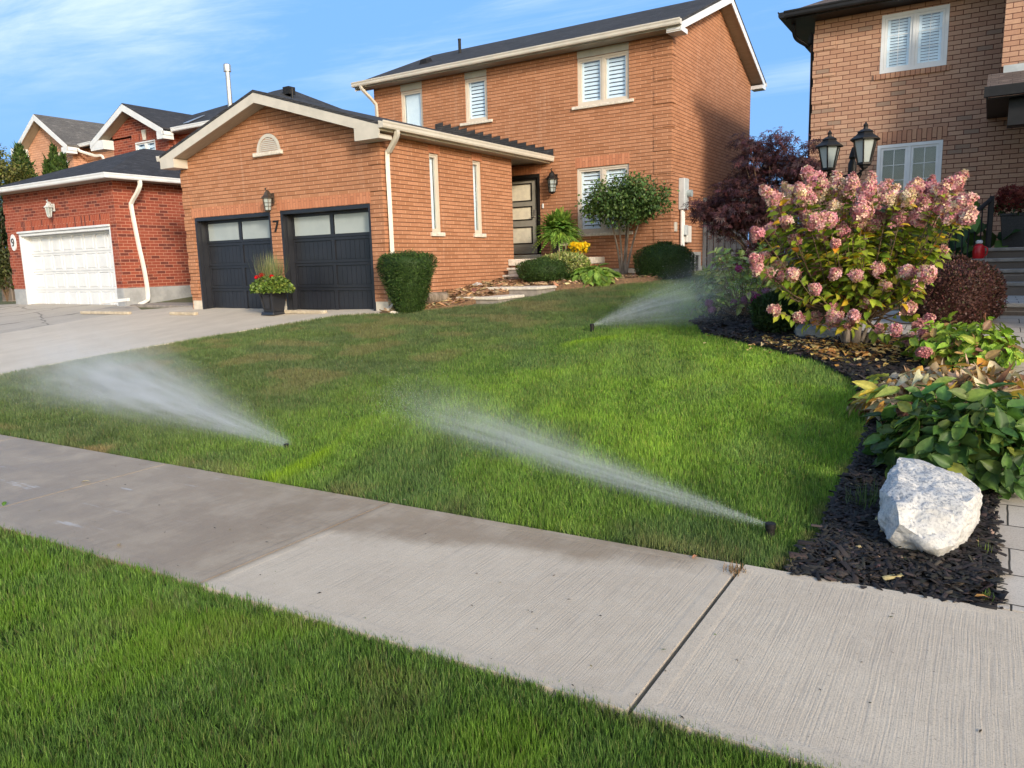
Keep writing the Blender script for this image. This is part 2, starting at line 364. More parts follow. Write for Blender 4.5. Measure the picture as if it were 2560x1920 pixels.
def walkmat():
    m, t, out = newmat('broomed_concrete')
    g = nd(t, 'ShaderNodeNewGeometry').outputs['Position']; sp = nd(t, 'ShaderNodeSeparateXYZ', {0: g}); x, y = sp.outputs[0], sp.outputs[1]
    wv = nd(t, 'ShaderNodeVectorMath', {0: g, 1: nd(t, 'ShaderNodeVectorMath', {0: nd(t, 'ShaderNodeTexNoise', {'Vector': g, 'Scale': 2.2}).outputs['Color'], 'Scale': .02}, operation='SCALE').outputs[0]}, operation='ADD').outputs[0]
    br = noise(t, nd(t, 'ShaderNodeVectorMath', {0: wv, 1: (135.0, 2.0, 1)}, operation='MULTIPLY').outputs[0], 1.0, 3.0, .55)
    fine = noise(t, g, 170.0, 3.0, .8); mid = noise(t, g, 14.0, 4.0, .65); big = noise(t, g, 1.1, 4.0, .6)
    # trowelled borders beside the joints
    bord = None
    for xj in (-5.75, -3.36, -.985, 1.4):
        d = mth(t, 'ABSOLUTE', mth(t, 'SUBTRACT', x, xj)); k = ramp(t, d, .085, .065)
        bord = k if bord is None else mth(t, 'MAXIMUM', bord, k)
    d0 = mth(t, 'SUBTRACT', y, mth(t, 'MULTIPLY', x, .026))
    bord = mth(t, 'MAXIMUM', bord, mth(t, 'MAXIMUM', ramp(t, d0, 3.74, 3.77), ramp(t, d0, 2.43, 2.40)))
    dry = mixc(t, ramp(t, big, .3, .7), (.56, .475, .365), (.48, .40, .305))
    dry = mixc(t, mth(t, 'MULTIPLY', ramp(t, mid, .4, .75), .3), dry, (.64, .56, .45))
    dry = mixc(t, mth(t, 'MULTIPLY', mth(t, 'MULTIPLY', ramp(t, br, .5, .68), mth(t, 'SUBTRACT', 1.0, mth(t, 'MULTIPLY', bord, .8))), .36), dry, (.27, .235, .20))
    dry = mixc(t, mth(t, 'MULTIPLY', ramp(t, fine, .46, .68), .7), dry, (.27, .23, .19))
    dry = mixc(t, mth(t, 'MULTIPLY', ramp(t, noise(t, g, 75.0, 1.0), .73, .78), .6), dry, (.10, .085, .07))
    # water thrown by the sprinklers: left slabs soaked, a tongue along the lawn edge
    wob = mth(t, 'MULTIPLY', mth(t, 'SUBTRACT', noise(t, g, 2.4, 5.0, .7), .5), 1.3)
    w1 = ramp(t, mth(t, 'ADD', mth(t, 'MULTIPLY', x, -1.0), mth(t, 'MULTIPLY', wob, .35)), 3.28, 3.45)
    edge = mth(t, 'SUBTRACT', d0, mth(t, 'ADD', mth(t, 'MULTIPLY', mth(t, 'ADD', x, 3.3), .22), 3.16))
    w2 = mth(t, 'MULTIPLY', ramp(t, mth(t, 'ADD', edge, mth(t, 'MULTIPLY', wob, .3)), -.05, .16), ramp(t, x, -.95, -1.35))
    wet = mth(t, 'MAXIMUM', mth(t, 'MULTIPLY', w1, .95), mth(t, 'MULTIPLY', w2, .95))
    wet = mth(t, 'MULTIPLY', wet, mth(t, 'ADD', .72, mth(t, 'MULTIPLY', ramp(t, noise(t, g, 3.0, 6.0, .7), .35, .62), .4)))
    col = mixc(t, wet, dry, mixc(t, 1.0, dry, (.60, .545, .475), 'MULTIPLY'))
    scuff = mth(t, 'MULTIPLY', ramp(t, noise(t, nd(t, 'ShaderNodeVectorMath', {0: g, 1: (1.2, 7.0, 1)}, operation='MULTIPLY').outputs[0], .9, 5.0, .7), .60, .72), ramp(t, x, -3.9, -5.4))
    col = mixc(t, mth(t, 'MULTIPLY', scuff, .55), col, (.62, .64, .68))
    # rusty stain around one joint
    dj = mth(t, 'ADD', mth(t, 'ABSOLUTE', mth(t, 'SUBTRACT', x, -3.36)), mth(t, 'MULTIPLY', wob, .03))
    col = mixc(t, mth(t, 'MULTIPLY', ramp(t, dj, .045, .005), .5), col, (.17, .13, .095))
    hgt = mth(t, 'ADD', mth(t, 'MULTIPLY', mth(t, 'MULTIPLY', br, mth(t, 'SUBTRACT', 1.0, bord)), -1.0), mth(t, 'MULTIPLY', fine, .5))
    bp = nd(t, 'ShaderNodeBump', {'Strength': .55, 'Distance': .005, 'Height': hgt})
    rough = mth(t, 'SUBTRACT', .88, mth(t, 'MULTIPLY', wet, .42))
    t.links.new(nd(t, 'ShaderNodeBsdfPrincipled', {'Base Color': col, 'Roughness': rough, 'Normal': bp.outputs[0], 'Specular IOR Level': .4}).outputs[0], out.inputs[0]); return m


MT['walk'] = walkmat()


def drivemat(name, c1, c2, cracks=False):
    m, t, out = newmat(name)
    g = nd(t, 'ShaderNodeNewGeometry').outputs['Position']
    fine = noise(t, g, 120.0, 3.0, .85); mid = noise(t, nd(t, 'ShaderNodeVectorMath', {0: g, 1: (1.0, .35, 1)}, operation='MULTIPLY').outputs[0], 3.0, 5.0, .65)
    big = noise(t, g, .5, 4.0, .6)
    col = mixc(t, ramp(t, mid, .3, .7), c1, c2); col = mixc(t, mth(t, 'MULTIPLY', ramp(t, fine, .5, .75), .55), col, [k * .5 for k in c1])
    col = mixc(t, mth(t, 'MULTIPLY', ramp(t, big, .42, .68), .3), col, [k * .72 for k in c1])
    if cracks:
        v = nd(t, 'ShaderNodeTexVoronoi', {'Vector': nd(t, 'ShaderNodeVectorMath', {0: g, 1: nd(t, 'ShaderNodeVectorMath', {0: nd(t, 'ShaderNodeTexNoise', {'Vector': g, 'Scale': 1.2}).outputs['Color'], 'Scale': .7}, operation='SCALE').outputs[0]}, operation='ADD').outputs[0], 'Scale': .42}, feature='DISTANCE_TO_EDGE')
        col = mixc(t, mth(t, 'MULTIPLY', ramp(t, v.outputs['Distance'], .016, .006), .7), col, (.06, .055, .05))
    bp = nd(t, 'ShaderNodeBump', {'Strength': .5, 'Distance': .008, 'Height': fine})
    t.links.new(nd(t, 'ShaderNodeBsdfPrincipled', {'Base Color': col, 'Roughness': .9, 'Normal': bp.outputs[0]}).outputs[0], out.inputs[0]); return m


MT['drive'] = drivemat('worn_asphalt', (.50, .435, .345), (.57, .50, .405))
MT['drive9'] = drivemat('grey_asphalt', (.38, .335, .275), (.44, .39, .325), True)
MT['soil'] = plain('lawn_soil', (.075, .105, .035), .95, (.11, .105, .05), 1.3, bump=.8, bscale=60)
MT['mulch_base'] = plain('black_mulch_soil', (.012, .010, .009), .9, (.03, .024, .02), 30.0, bump=1.0, bscale=60)
MT['chip_base'] = plain('brown_mulch_soil', (.20, .115, .06), .9, (.10, .06, .035), 25.0, bump=1.0, bscale=60)


# ---------------------------------------------------------------- numpy mesh tools
def npmesh(name, V, starts, loops, col, mat, parent=None, smooth=False):
    me = bpy.data.meshes.new(name)
    me.vertices.add(len(V)); me.vertices.foreach_set('co', np.ascontiguousarray(V, np.float32).ravel())
    me.loops.add(len(loops)); me.loops.foreach_set('vertex_index', np.ascontiguousarray(loops, np.int32))
    me.polygons.add(len(starts)); me.polygons.foreach_set('loop_start', np.ascontiguousarray(starts, np.int32))
    if smooth: me.polygons.foreach_set('use_smooth', np.ones(len(starts), bool))
    a = me.color_attributes.new('Col', 'FLOAT_COLOR', 'POINT')
    c4 = np.ones((len(V), 4), np.float32); c4[:, :3] = col; a.data.foreach_set('color', c4.ravel())
    me.update(calc_edges=True); me.materials.append(mat)
    return link(name, me, parent)


# templates: (t along, s across, h up), shade, faces
TP = {
    'diamond': ([(0, 0, 0), (.45, .5, .06), (1, 0, -.06), (.45, -.5, .06)], [1, 1, 1, 1], [(0, 1, 2, 3)]),
    'oval': ([(0, 0, 0), (.33, 0, -.03), (.68, 0, -.03), (1, 0, -.22), (.26, .46, .09), (.66, .40, .03), (.26, -.46, .09), (.66, -.40, .03)],
             [1.1, 1.25, 1.2, .95, .95, .9, .95, .9], [(0, 1, 4), (1, 2, 5, 4), (2, 3, 5), (0, 6, 1), (1, 6, 7, 2), (2, 7, 3)]),
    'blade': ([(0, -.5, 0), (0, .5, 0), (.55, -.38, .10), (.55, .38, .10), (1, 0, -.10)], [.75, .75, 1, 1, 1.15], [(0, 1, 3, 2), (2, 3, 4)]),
    'curl': ([(0, -.1, 0), (0, .1, 0), (.3, -.5, .1), (.3, .45, .25), (.6, -.4, .3), (.65, .5, .1), (.85, -.3, .1), (.9, .25, -.2), (1, 0, -.35)],
             [.7, .7, 1, .9, 1.1, .95, .85, .8, .7], [(0, 1, 3, 2), (2, 3, 5, 4), (4, 5, 7, 6), (6, 7, 8)]),
}
def grid_tp(ts, ws, cols, hf, shf):
    v, sh, f = [], [], []
    for i, (t, w) in enumerate(zip(ts, ws)):
        for j, c in enumerate(cols): v.append((t, c * w, hf(t, c, i))); sh.append(shf(t, c, i))
    n = len(cols)
    for i in range(len(ts) - 1):
        for j in range(n - 1): f.append((i * n + j, i * n + j + 1, (i + 1) * n + j + 1, (i + 1) * n + j))
    return v, sh, f
TP['broad'] = grid_tp([0, .1, .22, .36, .5, .64, .78, .9, 1], [.05, .27, .42, .49, .49, .42, .30, .16, .015], [-1, -.5, 0, .5, 1],
                      lambda t, c, i: .16 * abs(c) ** 1.4 * (1 - t * .6) - .30 * t * t + (.018 if i % 2 else -.012) * abs(c), lambda t, c, i: 1.35 if c == 0 else (1.10 if i % 2 else .90))
TP['shred'] = grid_tp([0, .15, .3, .45, .6, .75, .9, 1], [.2, .38, .5, .46, .5, .40, .3, .05], [-1, 0, 1],
                      lambda t, c, i: .45 * math.sin(t * 3.4) - .5 * t * t + c * .20 * math.sin(t * 7 + 1) + .10 * abs(c), lambda t, c, i: (1.12 if c == 0 else .88) * (1.1 - .35 * t) * (1.08 if i % 2 else .94))
_v = []; _f = []
for q, L_ in ((0, 1), (.7, .85), (-.7, .85), (1.5, .55), (-1.5, .55)):
    b = len(_v); c_, s_ = math.cos(q), math.sin(q)
    for a_, w_, h_ in ((0, 0, 0), (.5, .09, .05), (1, 0, -.12), (.5, -.09, .05)):
        a_ *= L_; _v.append((a_ * c_ - w_ * s_, a_ * s_ + w_ * c_, h_))
    _f.append((b, b + 1, b + 2, b + 3))
TP['palm'] = (_v, [1] * len(_v), _f)
_v = []; _f = []
for k in range(4):
    q = k * math.pi / 2; b = len(_v); c_, s_ = math.cos(q), math.sin(q)
    for a_, w_, h_ in ((0, 0, 0), (.55, .34, .12), (1, 0, .02), (.55, -.34, .12)): _v.append((a_ * c_ - w_ * s_, a_ * s_ + w_ * c_, h_))
    _f.append((b, b + 1, b + 2, b + 3))
TP['floret'] = (_v, [.8, 1, 1.1, 1] * 4, _f)


def nrmz(a): return a / np.maximum(np.linalg.norm(a, axis=1, keepdims=True), 1e-9)


def leaves_arrays(pos, dr, nr, L, Wd, col, tp):
    tv, sh, fc = TP[tp]; tv = np.array(tv); sh = np.array(sh)
    n, k = len(pos), len(tv)
    dr = nrmz(dr); sd_ = nrmz(np.cross(nr, dr)); nr = np.cross(dr, sd_)
    L = np.broadcast_to(L, n)[:, None, None]; Wd = np.broadcast_to(Wd, n)[:, None, None]
    V = pos[:, None, :] + dr[:, None, :] * tv[None, :, 0, None] * L + sd_[:, None, :] * tv[None, :, 1, None] * Wd + nr[:, None, :] * tv[None, :, 2, None] * L
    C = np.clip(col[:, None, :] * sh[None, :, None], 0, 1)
    fl = np.concatenate([np.array(f) for f in fc]); ln = np.array([len(f) for f in fc])
    loops = (fl[None, :] + (np.arange(n) * k)[:, None]).ravel()
    st1 = np.concatenate([[0], np.cumsum(ln)[:-1]]); starts = (st1[None, :] + (np.arange(n) * len(fl))[:, None]).ravel()
    return V.reshape(-1, 3), starts, loops, C.reshape(-1, 3)


def merge(arrs):
    V, ST, LO, C = [], [], [], []; nv = nl = 0
    for v, s_, l, c in arrs:
        V.append(v); C.append(c); ST.append(s_ + nl); LO.append(l + nv); nv += len(v); nl += len(l)
    return np.concatenate(V), np.concatenate(ST), np.concatenate(LO), np.concatenate(C)


def leaves(name, parts, mat, parent=None, smooth=False):
    V, st, lo, c = merge(parts); return npmesh(name, V, st, lo, c, mat, parent, smooth)


def rdir(n): return nrmz(RNG.normal(size=(n, 3)))
def pick(n, cols, w=None, jit=.18):
    cols = np.array(cols); i = RNG.choice(len(cols), n, p=None if w is None else np.array(w) / sum(w))
    return cols[i] * (1 + RNG.normal(0, jit, (n, 1))) * (1 + RNG.normal(0, jit * .35, (n, 3)))


def vnoise(x, y, s, seed=0):
    r = np.random.default_rng(seed).random((64, 64)); x = x / s + 13.7; y = y / s + 5.1
    xi = np.floor(x).astype(int); yi = np.floor(y).astype(int); fx = x - xi; fy = y - yi
    fx = fx * fx * (3 - 2 * fx); fy = fy * fy * (3 - 2 * fy); g = lambda a, b: r[a % 64, b % 64]
    return (g(xi, yi) * (1 - fx) + g(xi + 1, yi) * fx) * (1 - fy) + (g(xi, yi + 1) * (1 - fx) + g(xi + 1, yi + 1) * fx) * fy


def inpoly(x, y, poly):
    ins = np.zeros(len(x), bool); n = len(poly)
    for i in range(n):
        (x0, y0), (x1, y1) = poly[i], poly[(i + 1) % n]
        if y0 == y1: continue
        ins ^= ((y0 > y) != (y1 > y)) & (x < (x1 - x0) * (y - y0) / (y1 - y0) + x0)
    return ins


def sheet(name, poly, mat, dz=0.0, res=.5, kind='structure', skirt=.12, label=None, cat=None, hf=H, parent=None):
    bm = bmesh.new(); bm.faces.new([bm.verts.new((x, y, 0)) for x, y in poly])
    xs = [p[0] for p in poly]; ys = [p[1] for p in poly]
    for ax, lo, hi in ((0, min(xs), max(xs)), (1, min(ys), max(ys))):
        q = math.ceil(lo / res) * res
        while q < hi:
            no = (1, 0, 0) if ax == 0 else (0, 1, 0)
            bmesh.ops.bisect_plane(bm, geom=bm.verts[:] + bm.edges[:] + bm.faces[:], plane_co=[q * no[0], q * no[1], 0], plane_no=no); q += res
    for v in bm.verts: v.co.z = float(hf(v.co.x, v.co.y)) + dz
    be = [e for e in bm.edges if e.is_boundary]
    r = bmesh.ops.extrude_edge_only(bm, edges=be)
    for v in r['geom']:
        if isinstance(v, bmesh.types.BMVert): v.co.z -= skirt
    bmesh.ops.recalc_face_normals(bm, faces=bm.faces)
    me = bpy.data.meshes.new(name); bm.to_mesh(me); bm.free(); me.materials.append(mat)
    return tag(link(name, me, parent), label, cat, None, kind)

# ---------------------------------------------------------------- the setting
def ground():
    xs = np.unique(np.concatenate([np.linspace(-400, -50, 8), np.arange(-46, 16, .5), np.linspace(20, 400, 8)]))
    ys = np.unique(np.concatenate([np.linspace(-400, -12, 8), np.arange(-8, 32, .5), np.linspace(36, 500, 10)]))
    X, Y = np.meshgrid(xs, ys); Z = H(X, Y) - .035
    n, m = X.shape; idx = np.arange(n * m).reshape(n, m)
    q = np.stack([idx[:-1, :-1], idx[:-1, 1:], idx[1:, 1:], idx[1:, :-1]], -1).reshape(-1, 4)
    V = np.stack([X, Y, Z], -1).reshape(-1, 3)
    o = npmesh('ground', V, np.arange(len(q)) * 4, q.ravel(), np.ones((len(V), 3)), MT['soil'], smooth=True)
    tag(o, 'soil of the lawns sloping gently up to the houses', 'ground', kind='structure')


ground()
# concrete walk: four slabs in one setting object, a real gap at one joint, tooled grooves at the others
mb = bmesh.new()
XJ = [-16, -12.9, -10.5, -8.12, -5.75, -3.36, -.985, 1.4, 3.8, 6.2]
for i in range(len(XJ) - 1):
    gl, gr = (.003, .003)
    if abs(XJ[i] + .985) < .01: gl = .010
    if abs(XJ[i + 1] + .985) < .01: gr = .010
    a, b = XJ[i] + gl, XJ[i + 1] - gr
    rise = .004 if abs(XJ[i] + .985) < .01 else 0
    vs = [mb.verts.new((x, y + .026 * x, z)) for z in (-.12, rise) for x, y in ((a, 2.33), (b, 2.33), (b, 3.83), (a, 3.83))]
    for f in ((0, 3, 2, 1), (4, 5, 6, 7), (0, 1, 5, 4), (1, 2, 6, 5), (2, 3, 7, 6), (3, 0, 4, 7)): mb.faces.new([vs[k] for k in f])
bmesh.ops.bevel(mb, geom=list(mb.edges), offset=.003, segments=2, affect='EDGES')
me = bpy.data.meshes.new('sidewalk'); mb.to_mesh(me); mb.free(); me.materials.append(MT['walk'])
tag(link('sidewalk', me), 'broom finished concrete walk, wet on the left', 'sidewalk', kind='structure')

DRV_EDGE = [(-12.9, 3.5), (-12.55, 4.4), (-12.28, 5.35), (-12.18, 6.5), (-11.7, 8.34), (-10.75, 10.69), (-9.85, 10.98)]
sheet('driveway', [(-17.6, 3.5)] + DRV_EDGE + [(-9.86, 11.2), (-9.86, 11.6), (-16.6, 11.6), (-17.6, 11.0)], MT['drive'], .0, label='pale worn asphalt driveway in front of the black garage doors', cat='driveway')
sheet('driveway', [(-26, 3.5), (-17.6, 3.5), (-17.6, 11.0), (-19.0, 11.7), (-24.6, 11.7), (-26, 11.2)], MT['drive9'], -.004, label='grey cracked driveway of the red brick neighbour', cat='driveway')
sheet('road', [(-200, -9), (200, -9), (200, -1.6), (-200, -1.6)], MT['drive9'], -.13, res=20, label='asphalt road behind the grass verge', cat='road')
BED_L = [(-3.56, 10.75), (-3.15, 9.907), (-2.551, 9.465), (-1.959, 8.979), (-1.449, 8.56), (-1.032, 7.855), (-.745, 6.933), (-.68, 6.163), (-.678, 5.358), (-.69, 4.652), (-.69, 4.2), (-.76, 3.87)]
bedz = lambda x, y: H(x, y) - .03 * sstep(4.05, 3.84, np.asarray(y, float)) + .02 * (vnoise(np.asarray(x, float), np.asarray(y, float), .35, 3) - .3)
BED = BED_L + [(-.76, 3.82), (.13, 3.845), (.11, 4.6), (.12, 5.3), (.2, 6.8), (.18, 9.2), (.0, 9.95), (-1.1, 10.0), (-1.6, 10.3), (-1.9, 11.5), (-2.2, 13.0), (-3.45, 13.2)]
sheet('mulch_bed', BED, MT['mulch_base'], .004, res=.12, hf=bedz, label='black mulched bed curving along the right of the lawn', cat='flower bed')
sheet('paver_path', [(.14, 3.845), (.12, 5.3), (.2, 6.8), (.18, 9.2), (.0, 9.95), (-1.1, 10.0), (-1.6, 10.3), (-1.9, 11.5), (-1.5, 11.9), (2.6, 11.9), (2.6, 3.9)], MT['paver'], .004, res=.5, label='grey paver walk leading to the stone steps', cat='path')
SIDEBED = [(-9.86, 11.0), (-9.52, 10.95), (-8.98, 11.5), (-8.62, 11.95), (-8.45, 13.0), (-8.3, 14.0), (-7.63, 14.2), (-6.59, 14.95), (-5.9, 15.6), (-5.9, 17.4), (-9.86, 17.4)]
sidez = lambda x, y: H(x, y) + .10 * sstep(11.2, 13.5, np.asarray(y, float)) * (1 - sstep(15, 16.5, np.asarray(y, float))) * (.7 + .3 * vnoise(np.asarray(x, float), np.asarray(y, float), .6, 4))
sheet('mulch_bed', SIDEBED, MT['chip_base'], .012, res=.25, hf=sidez, label='wood chip bed wrapping the garage side and front window', cat='flower bed')


# ---------------------------------------------------------------- building tools
def wall(parent, xf, u0, u1, z0, z1, holes, mat, depth=.11, name='wall', extra=None):
    us = sorted({u0, u1} | {h for a in holes for h in a[:2]}); zs = sorted({z0, z1} | {h for a in holes for h in a[2:4]})
    m = MB(xf)
    for i in range(len(us) - 1):
        for j in range(len(zs) - 1):
            cu, cz = (us[i] + us[i + 1]) / 2, (zs[j] + zs[j + 1]) / 2
            if any(a[0] < cu < a[1] and a[2] < cz < a[3] for a in holes): continue
            m.poly([(us[i], 0, zs[j]), (us[i + 1], 0, zs[j]), (us[i + 1], 0, zs[j + 1]), (us[i], 0, zs[j + 1])])
    for a, b, c, d in holes:
        c = max(c, z0)
        m.poly([(a, 0, c), (a, depth, c), (a, depth, d), (a, 0, d)]); m.poly([(b, 0, c), (b, 0, d), (b, depth, d), (b, depth, c)])
        m.poly([(a, 0, d), (a, depth, d), (b, depth, d), (b, 0, d)])
        if c > z0: m.poly([(a, 0, c), (b, 0, c), (b, depth, c), (a, depth, c)])
    for p in extra or []: m.poly(p)
    vs = [xf(*p) for p in m.v]; m.v = vs; m.xf = None
    me = bpy.data.meshes.new(name); me.from_pydata(vs, [], m.f); bm = bmesh.new(); bm.from_mesh(me)
    bmesh.ops.remove_doubles(bm, verts=bm.verts, dist=1e-4); bm.to_mesh(me); bm.free(); me.materials.append(mat)
    return link(name, me, parent)


def window(parent, xf, u0, u1, z0, z1, fm, leaves_=1, inset=.075, slats=9, grid=None, sill=None, fw=.05, tilt=.5, dark=False):
    m = MB(xf); d0, d1 = inset - .035, inset + .05
    e = .003
    m.box(u0 + e, u0 + fw, d0, d1, z0 + e, z1 - e).box(u1 - fw, u1 - e, d0, d1, z0 + e, z1 - e)
    m.box(u0 + fw, u1 - fw, d0, d1, z0 + e, z0 + fw).box(u0 + fw, u1 - fw, d0, d1, z1 - fw, z1 - e)
    cells = []
    w = (u1 - u0 - 2 * fw) / leaves_
    for k in range(leaves_):
        a = u0 + fw + k * w; b = a + w
        if k: m.box(a - .028, a + .028, d0 + .004, d1, z0 + fw, z1 - fw)
        s = .045; lo = a + (.03 if k else .002); hi = b - (.03 if k < leaves_ - 1 else .002)
        m.box(lo, lo + s, d0 + .018, d1 - .01, z0 + fw, z1 - fw).box(hi - s, hi, d0 + .018, d1 - .01, z0 + fw, z1 - fw)
        m.box(lo + s, hi - s, d0 + .018, d1 - .01, z0 + fw, z0 + fw + s).box(lo + s, hi - s, d0 + .018, d1 - .01, z1 - fw - s, z1 - fw)
        cells.append((lo + s, hi - s, z0 + fw + s, z1 - fw - s))
    fr = m.build('window', fm, parent)
    room = MB(xf); room.box(u0 - .05, u1 + .05, inset + .13, inset + .16, z0 - .05, z1 + .05).build('room_back', MT['dark'], fr)
    for a, b, c, d in cells:
        MB(xf).box(a - .004, b + .004, inset, inset + .008, c - .004, d + .004).build('pane', MT['glass'], fr)
        if grid:
            g = MB(xf); nx, nz, gm = grid
            for k in range(1, nx): q = a + (b - a) * k / nx; g.box(q - .006, q + .006, inset - .006, inset - .001, c, d)
            for k in range(1, nz): q = c + (d - c) * k / nz; g.box(a, b, inset - .009, inset - .0065, q - .006, q + .006)
            g.build('grille', gm, fr)
        if slats:
            g = MB(xf); hh = (d - c) / slats
            for k in range(slats):
                za = c + hh * k + hh * .06; zb = za + hh * (.80 if tilt > .4 else .9); p, q = inset + .045, inset + .075
                g.hexa([(a, p, za), (b, p, za), (b, p + .008, za), (a, p + .008, za)], [(a, q, zb), (b, q, zb), (b, q + .008, zb), (a, q + .008, zb)])
            if slats > 3:
                st = .05
                g.box(a, a + st, inset + .038, inset + .048, c, d).box(b - st, b, inset + .038, inset + .048, c, d)
            g.build('shutter', MT['shutter'], fr)
        elif not dark:
            MB(xf).box(a, b, inset + .06, inset + .07, c, d).build('blind', MT['shutter'], fr)
    if sill:
        ex, th, pr_, sm = sill
        MB(xf).box(u0 - ex, u1 + ex, -pr_, inset - .04, z0 - th, z0 - .003).build('sill', sm, fr, bevel=.008)
    return fr


GUT = [(0, 0), (.10, 0), (.115, .03), (.115, .075), (.128, .10), (.128, .125), (.112, .125), (.10, .105), (.012, .105), (.012, .125), (0, .125)]
def gutter(parent, a, b, out, mat):
    a, b, out = Vector(a), Vector(b), Vector(out)
    m = MB(); m.prism([a + out * p + Vector((0, 0, q - .125)) for p, q in GUT], b - a); return m.build('gutter', mat, parent)
def downpipe(parent, pts, mat, r=.05):
    return MB().tube(bez(*pts, n=5), r, 4, ph=math.pi / 4).build('downspout', mat, parent, bevel=.006)
def slab(pts, th):
    m = MB(); m.prism(pts, (0, 0, -th)); return m


def lamp(parent, c, h, mat, out=Vector((0, -1, 0)), cage=True):
    # lantern hung from a scrolled bracket on a back plate; c = centre of the lantern cap
    c = Vector(c); k = h
    m = MB(); wl = c - out * (.30 * k)
    sx = Vector((1, 0, 0)) if abs(out.y) > .5 else Vector((0, 1, 0))
    p = [wl + sx * a * k + Vector((0, 0, z * k)) for a, z in ((-.1, -.22), (.1, -.22), (.1, .2), (-.1, .2))]
    m.prism(p, out * .05)
    m.tube(bez(wl + out * .05 + Vector((0, 0, .1 * k)), c - out * .12 * k + Vector((0, 0, .26 * k)), c + Vector((0, 0, .3 * k)), c + out * .07 * k + Vector((0, 0, .36 * k)), c + out * .0 * k + Vector((0, 0, .40 * k)), n=5), .016 * k + .004, 6)
    m.lathe([(.02 * k, .32 * k), (.05 * k, .26 * k), (.10 * k, .22 * k), (.13 * k, .13 * k), (.2 * k, .06 * k), (.27 * k, 0), (.27 * k, -.025 * k), (.2 * k, -.03 * k)], c, 6)
    for i in range(6):
        q = 2 * math.pi * (i + .5) / 6
        a = c + Vector((math.cos(q), math.sin(q), 0)) * .19 * k + Vector((0, 0, -.03 * k)); b = c + Vector((math.cos(q), math.sin(q), 0)) * .125 * k + Vector((0, 0, -.5 * k))
        m.tube([a, b], .014 * k, 4)
    if cage:
        for z, r in ((-.2, .172), (-.34, .15)): m.lathe([(r * k, z * k), (r * k + .012 * k, z * k), (r * k + .012 * k, (z - .02) * k), (r * k, (z - .02) * k)], c, 6)
    m.lathe([(.14 * k, -.5 * k), (.15 * k, -.52 * k), (.08 * k, -.57 * k), (.02 * k, -.6 * k)], c, 6)
    o = m.build('wall_lamp', mat, parent)
    MB().lathe([(.172 * k, -.03 * k), (.115 * k, -.5 * k)], c, 6).build('lamp_glass', MT['frost'], o)
    return o


# ---------------------------------------------------------------- the orange brick house
h7 = empty('brick_house', (-11, 11.2, .65), 'orange brick house with two black garage doors and a two storey wing', 'house')
GL, GR, YG, YM, YB, ML, MR, YE = -15.857, -9.812, 11.215, 17.285, 24.038, -15.246, -6.322, 15.905
FL = .654; DT = FL + 2.13
D1, D2 = (-15.522, -12.964), (-12.665, -10.141)
RX, RZ, EZ, EXR, EXL, FY = -12.79, 5.17, 4.18, -9.51, -16.07, 10.855   # garage roof
sl = (RZ - EZ) / (EXR - RX)
gz = lambda x: RZ - abs(x - RX) * sl
gtop = lambda x: gz(x) - .17
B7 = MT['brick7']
VX, VZ, VR = -12.855, 4.005, .36
# front gable wall
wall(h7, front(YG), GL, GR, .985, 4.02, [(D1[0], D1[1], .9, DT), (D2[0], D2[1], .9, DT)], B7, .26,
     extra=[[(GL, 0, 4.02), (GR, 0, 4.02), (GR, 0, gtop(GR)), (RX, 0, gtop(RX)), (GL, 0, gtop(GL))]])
for a, b in ((GL + .004, D1[0]), (D1[1], D2[0]), (D2[1], GR - .004)): MB().box(a, b, YG + .006, YG + .25, .3, .984).build('foundation', MT['concrete'], h7, bevel=.008)
MB().box(GR - .25, GR - .006, YG + .26, YE, .3, .984).build('foundation', MT['concrete'], h7, bevel=.008)
MB().prism([(-9.6, YM + .012, .3), (MR - .012, YM + .012, .3), (MR - .012, YB, .3), (MR - .2, YB, .3), (MR - .2, YM + .1, .3), (-9.6, YM + .1, .3)], (0, 0, 1.065)).build('foundation', MT['concrete'], h7)
for d in (D1, D2):
    MB(front(YG)).box(d[0] - .08, d[1] + .02, -.006, -.001, DT + .004, DT + .215).build('lintel', MT['brick7s'], h7)
# garage side wall with two slit windows, its free end and the porch alcove behind it
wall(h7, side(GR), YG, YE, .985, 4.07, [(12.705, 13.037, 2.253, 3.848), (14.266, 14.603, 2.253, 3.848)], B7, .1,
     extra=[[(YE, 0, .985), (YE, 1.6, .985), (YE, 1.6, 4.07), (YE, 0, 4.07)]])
for a, b in ((12.705, 13.037), (14.266, 14.603)):
    window(h7, side(GR), a, b, 2.253, 3.848, MT['frame'], 1, .07, 0, None, (.06, .085, .05, MT['sill']), fw=.03, dark=False)
    MB(side(GR)).box(a - .03, b + .03, -.005, -.001, 3.852, 4.06).build('lintel', MT['brick7s'], h7)
# left side wall of the garage and back
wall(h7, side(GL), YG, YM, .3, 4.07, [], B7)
# quoins: blocks proud of the corners
def quoins(parent, cx, cy, z0, z1, sx, mat, per=.52, hh=.30, w=.38, pr=.018, sy=1):
    z = z0
    while z < z1 - .05:
        m = MB(); t = min(z + hh, z1)
        xa, xb = (cx - w * sx, cx + pr * sx); xa, xb = min(xa, xb), max(xa, xb)
        m.box(xa, xb, cy - pr, cy - .0005, z, t)
        ya, yb = cy - .0005, cy + w * .55
        xc, xd = (cx + .0005 * sx, cx + pr * sx); m.box(min(xc, xd), max(xc, xd), ya, yb, z, t); z += per
        m.build('quoin', mat, parent, bevel=.005)
quoins(h7, GR, YG, 1.04, 3.95, 1, B7, per=.49, hh=.325, w=.28)
quoins(h7, GL, YG, 1.04, 3.95, -1, B7, per=.49, hh=.325, w=.28)
quoins(h7, MR, YM, 1.45, 6.45, 1, B7, per=.52, hh=.325, w=.42)
